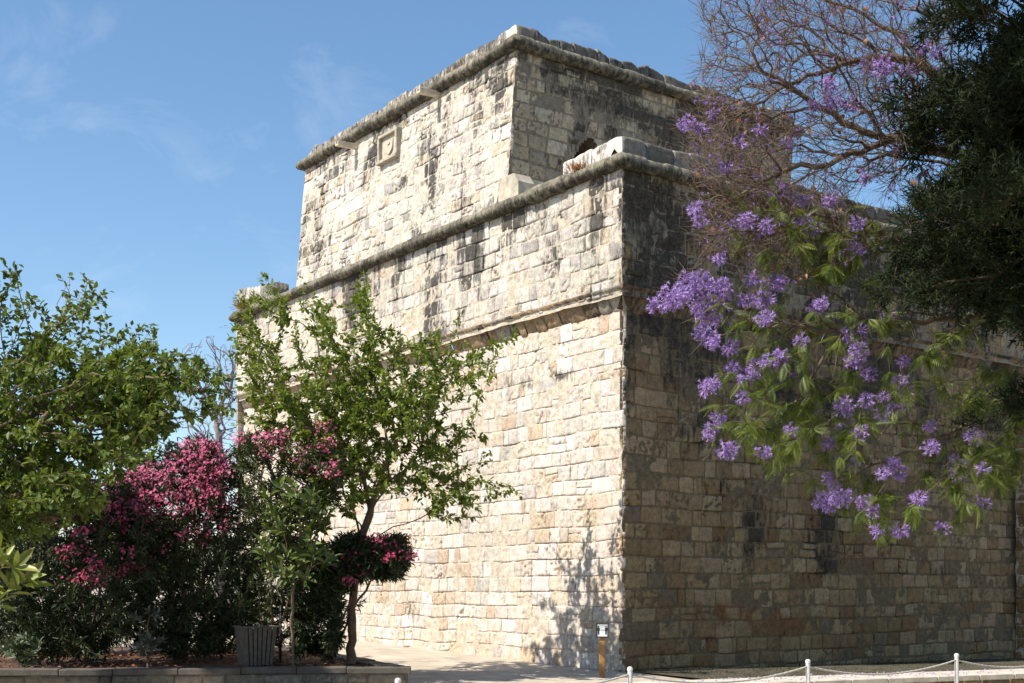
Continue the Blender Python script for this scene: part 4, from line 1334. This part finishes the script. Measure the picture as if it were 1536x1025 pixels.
tJ = thing("jacaranda_tree", "jacaranda reaching in from the right with purple flowers and tangled bare twigs", "tree", oJ)
wood("branches", TJ, M_BARKJ, tJ, oJ, flare=.3)
# feathery leaves, only on the lower boughs
pos, par, rad = TJ["pos"], TJ["par"], TJ["rad"]
yy = HOR - (pos[:, 2] - EYE) / pos[:, 1] * F; xx = 768 + pos[:, 0] / pos[:, 1] * F
cand = np.where((rad < .011) & (par >= 0) & (yy > 290) & (yy < 830) & (xx < 2300))[0]
wgt = np.clip((yy[cand] - 280) / 250, .05, 1) * np.clip((xx[cand] - 1020) / 120, .12, 1)
cl_ = sstep(.40, .60, fbm(pos[cand][:, 0] * 1.7, pos[cand][:, 1] * 1.7, pos[cand][:, 2] * 1.7 + 9., 2))
cand = cand[rgJ.random(len(cand)) < wgt * .95 * cl_]
cand = np.repeat(cand, rgJ.poisson(5.5, len(cand)) + 1); n = len(cand)
d = unit(TJ["dir"][cand] * .5 + unit(rgJ.normal(0, 1, (n, 3))) * .8 + np.array([0, 0, -.35]))
l = rgJ.uniform(.08, .18, n)
V, FF, m = scatter(FROND, pos[cand], d, unit(rgJ.normal(0, .5, (n, 3)) + np.array([0, -.2, 1.])), l * rgJ.uniform(.5, .8, n), l, l)
mesh_np("foliage", place(V, oJ), FF, M_LEAF, tJ, col=np.repeat(colvar((.07, .11, .02), n, rgJ, .45, (.18, .20, .03), .3), m, axis=0))
for (x, y, r), p in zip(FL, FP):
    rr = r * .84 * p[1] / F
    k = int(12 + 105 * (r / 20.) ** 2)
    q = unit(rgJ.normal(0, 1, (k, 3))) * (rgJ.random(k) ** .45)[:, None] * rr * np.array([1.1, 1.0, 0.95])
    d = unit(q / rr + rgJ.normal(0, .45, (k, 3)) + np.array([0, 0, -.25]))
    s = rgJ.uniform(.030, .046, k)
    V, FF, m = scatter(FLORET, p + q, d, rgJ.normal(0, 1, (k, 3)), s * .95, s * 1.15, s * .95)
    o_ = mesh_np("flower_cluster", V - p, FF, M_PETAL, tJ, col=np.repeat(colvar((.35, .235, .52), k, rgJ, .25, (.47, .35, .63), .4), m, axis=0), loc=tuple(p - oJ))
# fine bare twiglets over the upper boughs and along the tips
cand = np.where((rad < .009) & (par >= 0) & (yy < 470) & (xx < 1500) & (xx > 1000))[0]
cand = np.repeat(cand, rgJ.poisson(1.3, len(cand))); n = len(cand)
TWIG = (np.array([[-.5, 0, 0], [.5, 0, 0], [0, 0, .8], [.3 + 2, .5, 0], [-.3 + 2, .5, 0], [2, .5, .5], [0, 1, -1.]], float), [[(3, 4, 6), (4, 5, 6), (5, 3, 6)], [(0, 1, 3, 4), (1, 2, 5, 3), (2, 0, 4, 5)]])
d = unit(TJ["dir"][cand] * .9 + unit(rgJ.normal(0, 1, (n, 3))) * .8 + np.array([-.15, 0, .1]))
wt_ = rgJ.uniform(.0035, .0055, n)
V, FF, m = scatter(TWIG, pos[cand], d, rgJ.normal(0, 1, (n, 3)), wt_, rgJ.uniform(.14, .36, n), wt_)
mesh_np("twigs", place(V, oJ), FF, M_TWIG, tJ)
q = rgJ.choice(cand, 330)
q = np.repeat(q, 3); n = len(q)
s = rgJ.uniform(.028, .042, n)
V, FF, m = scatter(FLORET, pos[q] + rgJ.normal(0, .05, (n, 3)), rgJ.normal(0, 1, (n, 3)), rgJ.normal(0, 1, (n, 3)), s * .95, s * 1.1, s * .95)
mesh_np("blossoms", place(V, oJ), FF, M_PETAL, tJ, col=np.repeat(colvar((.32, .20, .52), n, rgJ, .25), m, axis=0))
# seed pods
def pod_mesh():
    V = []; Fc = []; n = 10
    for s in (-1, 1):
        V.append((0, s * .008, 0))
    for k in range(n):
        a = 2 * math.pi * k / n; r = 1 + .12 * math.sin(3 * a)
        V.append((.027 * r * math.cos(a), .004 * math.sin(2 * a), .024 * r * math.sin(a)))
    for k in range(n):
        Fc.append((0, 2 + k, 2 + (k + 1) % n)); Fc.append((1, 2 + (k + 1) % n, 2 + k))
    me = bpy.data.meshes.new("seed_pod"); me.from_pydata(V, [], Fc); me.materials.append(plain("dry seed pod", (.30, .145, .08), .7, .4, 30.0, .3))
    return me


me = pod_mesh()
cand = np.where((rad < .0055) & (yy > -5) & (yy < 480) & (xx < 1420))[0]
for i in rgJ.choice(cand, 90, replace=False):
    o_ = bpy.data.objects.new("seed_pod", me); COL.objects.link(o_); o_.parent = tJ
    o_.location = tuple(pos[i] - oJ - [0, 0, .022]); o_.rotation_euler = (rgJ.uniform(-.5, .5), rgJ.uniform(-.5, .5), rgJ.uniform(0, 6.28))

# --- dark cypress closing the right edge
oC = np.array([6.3, 10.6, 0.0])
pC = [(1480, -60), (1480, 0), (1490, 40), (1500, 90), (1450, 125), (1440, 165), (1455, 200), (1440, 225), (1450, 270), (1435, 310), (1440, 350), (1415, 380), (1400, 410), (1430, 430), (1470, 450), (1510, 480), (1560, 495), (1800, 520), (2100, 540), (2250, 300), (2150, -300), (1700, -500), (1480, -300)]
pC2 = [(1520, 60), (1620, 0), (1620, 480), (1540, 460), (1490, 420), (1450, 380), (1470, 300), (1465, 220)]
cenC = np.concatenate([crown(pC, 9.2, 12.4, 210, 171, gap=.3, fr=1.1), crown(pC2, 9.6, 11.8, 110, 172), np.array([PX(x, y, 10.2 + .5 * (x % 3)) for x, y in ((1375, 405), (1395, 440), (1375, 160), (1385, 205), (1430, 120), (1400, 300), (1410, 340), (1450, 30), (1440, 15), (1380, 375), (1520, 620))])])
rgC = np.random.default_rng(175)
ptsC = np.repeat(cenC, 11, axis=0); ptsC = ptsC + rgC.normal(0, 1, ptsC.shape) * np.array([.14, .24, .085])
trC = [[oC, oC + [0, 0, 3], oC + [.1, 0, 6], oC + [.1, .1, 9], oC + [.1, .1, 11.5]]]
TC = grow(trC, ptsC, seg=.3, w=.12, r0=.006, R0=.22, seed=173, wob=.04)
tC = thing("cypress_tree", "dark evergreen cypress with feathery sprays filling the right edge", "tree", oC)
wood("trunk", TC, plain("dark cypress bark", (.05, .035, .026), .95, .3, 9., .6, 30., spec=.05), tC, oC, flare=.3)
rgC = np.random.default_rng(174)
cand = np.where((TC["rad"] < .03) & (TC["par"] >= 0))[0]
cand = np.repeat(cand, rgC.poisson(3.6, len(cand)) + 1); n = len(cand)
d = unit(TC["dir"][cand] * .7 + unit(rgC.normal(0, 1, (n, 3))) * .6 + np.array([0, 0, .1]))
l = rgC.uniform(.12, .25, n)
V, FF, m = scatter(SPRAY, TC["pos"][cand] + rgC.normal(0, .03, (n, 3)), d, rgC.normal(0, 1, (n, 3)), l, l, l)
mesh_np("foliage", place(V, oC), FF, M_NEEDLE, tC, col=np.repeat(colvar((.010, .0165, .0065), n, rgC, .35, (.06, .075, .022), .10), m, axis=0))
# unseen trees added outside the picture to shade cypress, planter and the shaded wall
def added_shade_tree(label, o, cen, rad3, n, seed, shear=0.0):
    rg = np.random.default_rng(seed); o = np.array(o, float); cen = np.array(cen, float)
    q = unit(rg.normal(0, 1, (n, 3))) * (rg.random(n) ** .4)[:, None] * np.array(rad3)
    k = fbm(q[:, 0] * .6, q[:, 1] * .6, q[:, 2] * .6 + seed, 2) > (.38 if shear == 0 else .32)
    q[:, 2] += shear * (q @ hs)  # crown tilted along the sun's slope to shape its shadow
    leafy_tree("added_shade_tree", label, "tree", [[o, o * .7 + cen * .3, cen * .8 + o * .2, cen]], cen + q[k], o,
               dict(rmax=.03, per=4.0, L=.26, wd=.15, base=(.06, .09, .02), alt=(.1, .13, .03), v=.3), seed, seg=.4, r0=.012, R0=.24)


added_shade_tree("added unseen tree whose crown hangs high above the viewer to shade the cypress", (1.5, -1.0, 0), (0.9, 5.6, 12.2), (3.1, 2.6, 3.0), 1000, 301)
added_shade_tree("added unseen tree to the right of the viewer, keeping sky light off the shaded wall", (10.5, 3.0, 0), (9.3, 4.0, 7.5), (3.6, 3.6, 4.2), 520, 302)
added_shade_tree("added unseen tree beyond the left edge, its thin tilted crown shaped to shade the planter", (-13.5, 15.5, 0), (-11.0, 16.7, 9.0), (3.9, 4.0, .95), 1300, 304, shear=1.03)
added_shade_tree("added unseen tree far right beside the jacaranda, keeping sky light off the shaded wall", (15.5, 10.0, 0), (14.5, 10.0, 7.0), (4.2, 4.2, 5.2), 1000, 303)
added_shade_tree("added unseen tree beyond the right edge, darkening the far end of the shaded wall", (13.2, 20.5, -.15), (12.6, 20.0, 4.6), (3.2, 3.2, 4.0), 1000, 305)

# ------------------------------------------------------------------ planter, bin, sign, posts
M_BLOCK = M_STONE
A_ = np.array([-1.64, 20.2, 0.0]); B_ = np.array([-12.7, 19.2, 0.0]); D_ = np.array([-4.75, 27.6, 0.0])
PAL_PL = [((.20, .175, .14), 4), ((.16, .14, .11), 3), ((.24, .215, .175), 2)]
pl = thing("stone_planter", "long low stone planter with a flat coping holding the shrubs", "planter", (0, 0, 0))
fu = unit(B_ - A_); fn = np.array([fu[1], -fu[0], 0]); fn = fn if fn[1] < 0 else -fn
LF = np.linalg.norm(B_ - A_)
su = unit(D_ - A_); sn = np.array([su[1], -su[0], 0]); sn = sn if sn[0] > 0 else -sn
LS = np.linalg.norm(D_ - A_)
stone_face("wall", M_STONE, pl, A_, fu, fn, 0, LF, 0, .215, PAL_PL, 201, ch=(.17, .21), cw=(.3, .6), stain=lambda U, Z: 0 * U + .05, mortar=(.20, .18, .145))
stone_face("wall", M_STONE, pl, A_, su, sn, 0, LS, 0, .215, PAL_PL, 202, ch=(.17, .21), cw=(.3, .6), stain=lambda U, Z: 0 * U + .05, mortar=(.20, .18, .145))
M_COP = plain("worn grey coping", (.105, .093, .08), .9, .3, 4.0, .6, 25.0, spec=.15)
mb = MB(); rg = np.random.default_rng(203)
u = -0.04
while u < LF:
    w = rg.uniform(.75, 1.1)
    mb.box(A_ + fu * (u + w / 2) - fn * .13 + Zv * (.268 + rg.normal(0, .003)), fu * (w / 2 - .004), fn * .19, Zv * .05, bev=.012)
    u += w
u = .34
while u < LS:
    w = rg.uniform(.75, 1.1)
    mb.box(A_ + su * (u + w / 2) - sn * .13 + Zv * (.268 + rg.normal(0, .003)), su * (w / 2 - .004), sn * .19, Zv * .05, bev=.012)
    u += w
mb.build("coping", M_COP, pl)
# soil
m, t, b = new_mat("leaf-littered soil"); L = t.links.new
b.inputs["Roughness"].default_value = 1.0
co = N(t, "ShaderNodeTexCoord"); n1 = N(t, "ShaderNodeTexNoise", i_Scale=5.0, i_Detail=8.0, i_Roughness=.75); L(co.outputs["Object"], n1.inputs["Vector"])
rp = N(t, "ShaderNodeValToRGB"); rp.color_ramp.elements[0].color = (.03, .018, .011, 1); rp.color_ramp.elements[1].color = (.15, .07, .04, 1)
rp.color_ramp.elements[0].position = .35; rp.color_ramp.elements[1].position = .7
L(n1.outputs["Fac"], rp.inputs[0]); L(rp.outputs[0], b.inputs["Base Color"])
bp = N(t, "ShaderNodeBump", i_Strength=.8, i_Distance=.03); L(n1.outputs["Fac"], bp.inputs["Height"]); L(bp.outputs[0], b.inputs["Normal"])
E_ = np.array([-15.0, 28.4, 0]); a2 = A_ - fn * .2 - sn * .2
Vs = []; gx = 60; gy = 40
for j in range(gy + 1):
    l0 = a2 + (D_ - sn * .2 - a2) * j / gy; l1 = B_ - fn * .2 + (E_ - B_) * j / gy
    for i in range(gx + 1):
        p = l0 + (l1 - l0) * i / gx
        Vs.append([p[0], p[1], .275 + .05 * (fbm(np.array([p[0] * 1.5]), np.array([p[1] * 1.5]))[0] - .5)])
q = np.arange(gx * gy); r = q // gx; c = q % gx; a = r * (gx + 1) + c
tag(mesh_np("soil", Vs, [np.stack([a, a + gx + 1, a + gx + 2, a + 1], -1)], m, smooth=True), kind="structure")
# fallen leaves
rg = np.random.default_rng(204); n = 2600
s_ = rg.random(n); tt = rg.random(n) ** .7 * .6
P = a2 + (D_ - sn * .2 - a2) * tt[:, None]; P = P + (B_ - A_) * .85 * s_[:, None] * np.array([1, 1, 0]); P[:, 2] = .305 + rg.uniform(0, .02, n)
d = rg.normal(0, 1, (n, 3)); d[:, 2] *= .15
V, FF, mm = scatter(LEAF, P, d, np.tile([0, 0, 1.], (n, 1)) + rg.normal(0, .3, (n, 3)), rg.uniform(.025, .05, n), rg.uniform(.05, .1, n), rg.uniform(.03, .06, n))
tag(mesh_np("fallen_leaves", V, FF, leaf_material("fallen leaf", .1), col=np.repeat(colvar((.15, .06, .035), n, rg, .4, (.24, .11, .07), .35), mm, axis=0)), kind="stuff")

# slatted litter bin standing on the soil behind the coping
M_SLAT = plain("weathered grey slat", (.14, .118, .10), .85, .3, 14.0, .5, 60.0, spec=.15)
M_BLACK = plain("dark metal", (.03, .03, .032), .6, .2, 10.0, .1, 40.0)
ob = np.array([-4.24, 21.0, .285]); th_ = math.radians(27)
bx_, by_ = np.array([math.cos(th_), math.sin(th_), 0]), np.array([-math.sin(th_), math.cos(th_), 0])
bn = thing("litter_bin", "tapered wooden slatted litter bin standing on the planter soil", "bin", ob)
Hb = .64; wb, wt = .225, .285
for k, (ax, ay) in enumerate(((bx_, -by_), (by_, bx_), (-bx_, by_), (-by_, -bx_))):
    mb = MB(); ns = 7
    for i in range(ns):
        f0 = -1 + 2 * (i + .13) / ns; f1 = -1 + 2 * (i + .87) / ns
        q = [ob + ay * wb + ax * wb * f0 + Zv * .02, ob + ay * wb + ax * wb * f1 + Zv * .02, ob + ay * wt + ax * wt * f1 + Zv * Hb, ob + ay * wt + ax * wt * f0 + Zv * Hb]
        mb.prism(q, -ay * .018)
    mb.build("slat_panel", M_SLAT, bn)
mb = MB()
q0 = [ob + sx * bx_ * (wb - .035) + sy * by_ * (wb - .035) + Zv * .01 for sx, sy in ((-1, -1), (1, -1), (1, 1), (-1, 1))]
q1 = [ob + sx * bx_ * (wt - .035) + sy * by_ * (wt - .035) + Zv * (Hb - .03) for sx, sy in ((-1, -1), (1, -1), (1, 1), (-1, 1))]
mb.add(q0 + q1, [(0, 1, 5, 4), (1, 2, 6, 5), (2, 3, 7, 6), (3, 0, 4, 7), (0, 3, 2, 1)])
mb.build("liner", M_BLACK, bn)
mb = MB()
for (ax, ay, ext) in ((bx_, by_, .02), (by_, bx_, -.023)):
    for s in (-1, 1):
        mb.box(ob + ay * s * (wt + .004) + Zv * (Hb + .014), ax * (wt + ext), ay * .02, Zv * .012, bev=.004)
mb.build("rim", M_SLAT, bn)
pp = PP(421, 992, 18.35)
mb = MB(); mb.tube([[pp[0], pp[1], .2], [pp[0], pp[1], .8], [pp[0], pp[1], 1.28]], .018, 10)
tag(mb.build("metal_pole", M_BLACK, smooth=True), "thin dark metal pole beside the litter bin", "pole")

# distancing sign on a wooden post
sp = PX(903, 1000, 22.35); gzs = float(gz(sp[0], sp[1]))
sg = thing("sign_post", "small white pictogram sign with black border on a wooden post at the castle corner", "sign", (sp[0], sp[1], gzs))
M_POST = plain("orange brown timber", (.32, .175, .065), .7, .3, 12.0, .4, 50.0)
mb = MB(); mb.box([sp[0], sp[1], gzs + .42], [.052, 0, 0], [0, .045, 0], [0, 0, .46], bev=.008)
mb.build("post", M_POST, sg)
zc_ = PX(903, 945.5, 22.3)[2]
yb = sp[1] - .055
M_WHITE = plain("white sign face", (.78, .80, .82), .5, .05, 6.0, .05, 30.0)
mb = MB(); mb.box([sp[0], yb, zc_], [.095, 0, 0], [0, .006, 0], [0, 0, .115]); bd = mb.build("board", M_WHITE, sg)
mb = MB()
for s in (-1, 1):
    mb.box([sp[0] + s * .1, yb - .003, zc_], [.010, 0, 0], [0, .012, 0], [0, 0, .128]); mb.box([sp[0], yb - .003, zc_ + s * .12], [.0895, 0, 0], [0, .0115, 0], [0, 0, .010])
mb.build("border", M_BLACK, bd)
mb = MB()
for s in (-1, 1):
    cx = sp[0] + s * .066
    y_ = yb - .0065
    mb.prism([[cx + .014 * math.cos(a), y_, zc_ + .066 + .014 * math.sin(a)] for a in np.linspace(0, 2 * math.pi, 11)[:-1]], [0, -.003, 0])
    mb.prism([[cx + a, y_, zc_ + b_] for a, b_ in ((-.02, .046), (.02, .046), (.024, -.01), (.013, -.012), (.012, -.075), (-.012, -.075), (-.013, -.012), (-.024, -.01))], [0, -.003, 0])
mb.build("pictograms", M_BLACK, bd)
mb = MB(); y_ = yb - .0065
mb.prism([[sp[0] + a, y_, zc_ + b_] for a, b_ in ((-.036, 0), (-.018, .014), (-.018, .005), (.018, .005), (.018, .014), (.036, 0), (.018, -.014), (.018, -.005), (-.018, -.005), (-.018, -.014))], [0, -.003, 0])
mb.build("arrow", plain("pale blue print", (.45, .55, .60), .5, .05), bd)

# white posts and ropes
M_PW = plain("white painted post", (.58, .57, .55), .45, .12, 8.0, .1, 40.0)
M_ROPE = plain("pale rope", (.50, .47, .42), .9, .25, 60.0, 1.0, 160.0, spec=.1)
pxs = [(597, 1017, 11.8), (945, 1000, 13.5), (1212, 989, 14.86), (1435, 980, 16.2), (1612, 972, 17.5)]
tops = []
plab = ["short white rope post in front of the planter's right end", "white rope post in front of the castle corner", "white rope post in front of the middle of the shaded wall", "white rope post at the right, in front of the low wall", "white rope post beyond the right edge of the view"]
for i, (x, y, Y) in enumerate(pxs):
    p = PX(x, y, Y); g = float(gz(p[0], p[1])); h = p[2] - g
    mb = MB()
    mb.tube([[p[0], p[1], g], [p[0], p[1], g + .012], [p[0], p[1], g + .018]], [.11, .11, .09], 20)
    mb.tube([[p[0], p[1], g + .016], [p[0], p[1], g + h * .5], [p[0], p[1], g + h - .045]], .026, 14)
    mb.tube([[p[0], p[1], g + h - .045], [p[0], p[1], g + h - .02], [p[0], p[1], g + h - .006], [p[0], p[1], g + h]], [.030, .031, .022, .006], 14)
    tag(mb.build("rope_post", M_PW, smooth=False), plab[i], "post", "white posts carrying the rope barrier")
    tops.append(np.array([p[0], p[1], g + h - .09]))
rl = ["rope sagging between the planter's post and the post at the castle corner", "rope sagging along the left half of the shaded wall, between two white posts", "rope sagging along the right half of the shaded wall, between two white posts", "rope running out of the picture at the right"]
for i in range(4):
    a, b2 = tops[i], tops[i + 1]
    k = 90; tt = np.linspace(0, 1, k)
    dirv = unit(b2 - a); a = a + dirv * .027; b2 = b2 - dirv * .027
    P = a + (b2 - a) * tt[:, None]; P[:, 2] -= .13 * 4 * tt * (1 - tt)
    mb = MB(); mb.tube(P, .0115 * (1 + .16 * np.sin(np.arange(k) * 2.2)), 7)
    tag(mb.build("rope", M_ROPE, smooth=True), rl[i], "rope", "ropes of the barrier")

# low wall and grass in front of the shaded face
K0 = np.array([1.35, 16.35, 0]); K1 = np.array([9.6, 19.95, 0]); kd = unit(K1 - K0); kn = np.array([kd[1], -kd[0], 0]); LK = np.linalg.norm(K1 - K0)
kw = thing("low_wall", "low pale-topped wall with fallen petals in front of the shaded castle wall", "wall", (0, 0, 0))
stone_face("wall", M_STONE, kw, K0, kd, kn, 0, LK, -.1, .22, PAL_SH, 211, ch=(.15, .2), cw=(.3, .6))
mb = MB(); u = 0
rg = np.random.default_rng(212)
M_KC = plain("pale kerb top", (.50, .45, .38), .9, .25, 4.0, .5, 25.0, spec=.15)
while u < LK:
    w = rg.uniform(.6, .9)
    mb.box(K0 + kd * (u + w / 2) - kn * .36 + Zv * .26, kd * (w / 2 - .004), kn * .42, Zv * .04, bev=.01); u += w
mb.build("coping", M_KC, kw)
rg = np.random.default_rng(213); n = 220
uu = rg.beta(2.2, 2.6, n) * LK
P = K0 + kd * uu[:, None] - kn * rg.uniform(0, .74, n)[:, None]; P[:, 2] = .303 + rg.uniform(0, .018, n)
V, FF, mm = scatter(FLORET, P, rg.normal(0, 1, (n, 3)) * [1, 1, .3], rg.normal(0, 1, (n, 3)), *[rg.uniform(.02, .04, n)] * 3)
tag(mesh_np("fallen_petals", V, FF, M_PETAL, col=np.repeat(colvar((.55, .46, .68), n, rg, .2), mm, axis=0)), kind="stuff")
# dark earth bed under the thin grass along the shaded wall
Vs = []; gx = 50; gy = 8
for j in range(gy + 1):
    for i in range(gx + 1):
        g = C0 + dR * (.25 + 14.5 * i / gx) + nR * .02; k_ = K0 - kn * .79; e = k_ + kd * ((g - k_) @ kd)
        p = g + (e - g) * (j / gy)
        Vs.append([p[0], p[1], float(gz(p[0], p[1])) + .02 + .05 * math.sin(math.pi * j / gy) * fbm(np.array([p[0] * 2]), np.array([p[1] * 2]))[0]])
q = np.arange(gx * gy); r = q // gx; c = q % gx; a = r * (gx + 1) + c
tag(mesh_np("earth_bed", Vs, [np.stack([a, a + gx + 1, a + gx + 2, a + 1], -1)], plain("dark mossy earth", (.085, .075, .055), 1.0, .5, 3.0, .8, 20.0, spec=.05), smooth=True), kind="structure")
# grass strip
rg = np.random.default_rng(214); n = 14000
uu = rg.uniform(.4, 14, n); dd = rg.random(n) ** 1.0
g0 = C0 + dR * uu[:, None] + nR * .04; kk_ = K0 - kn * .80
e0 = kk_ + kd * ((g0 - kk_) @ kd)[:, None]
P = g0 + (e0 - g0) * (dd * .8)[:, None]; P[:, 2] = gz(P[:, 0], P[:, 1]) + .015
keep = (vnoise(P[:, 0] * 1.4, P[:, 1] * 1.4, 5) > .25) & (P[:, 1] < 40); P = P[keep]; n = len(P)
d = unit(rg.normal(0, .45, (n, 3)) + np.array([0, 0, 1.]))
V, FF, mm = scatter(LANCE, P, d, rg.normal(0, 1, (n, 3)), rg.uniform(.006, .011, n), rg.uniform(.02, .06, n), rg.uniform(.02, .03, n))
tag(mesh_np("grass", V, FF, M_NEEDLE, col=np.repeat(colvar((.03, .045, .02), n, rg, .3, (.07, .075, .035), .25), mm, axis=0)), kind="stuff")

# dry grass growing on the ledges
def tuft(label, p, n, Lm, seed, base, out_dir):
    rg = np.random.default_rng(seed)
    P = np.tile(p, (n, 1)) + rg.normal(0, 1, (n, 3)) * np.array([.10, .10, .015])
    d = unit(rg.normal(0, .5, (n, 3)) + np.array([0, 0, .75]) + out_dir * .6)
    V, FF, mm = scatter(LANCE, P - p, d, rg.normal(0, 1, (n, 3)), rg.uniform(.006, .012, n), Lm * rg.uniform(.5, 1.1, n), rg.uniform(.05, .12, n))
    tag(mesh_np("dry_grass", V, FF, M_NEEDLE, col=np.repeat(colvar(base, n, rg, .3), mm, axis=0), loc=tuple(p)), label, "grass tuft", "dry grass tufts on the castle ledges")


tuft("orange dry grass tuft on the moulding below the arched opening", ray_plane(868, 250, C0 + nL * .08, nL) * np.array([1, 1, 0]) + Zv * (ZC + .12), 110, .18, 221, (.42, .22, .09), nL)
tuft("brown dry grass tuft at the far left end of the lower moulding", ray_plane(368, 470, C0 + nL * .1, nL) * np.array([1, 1, 0]) + Zv * (ZC + .12), 220, .32, 222, (.38, .22, .10), nL)
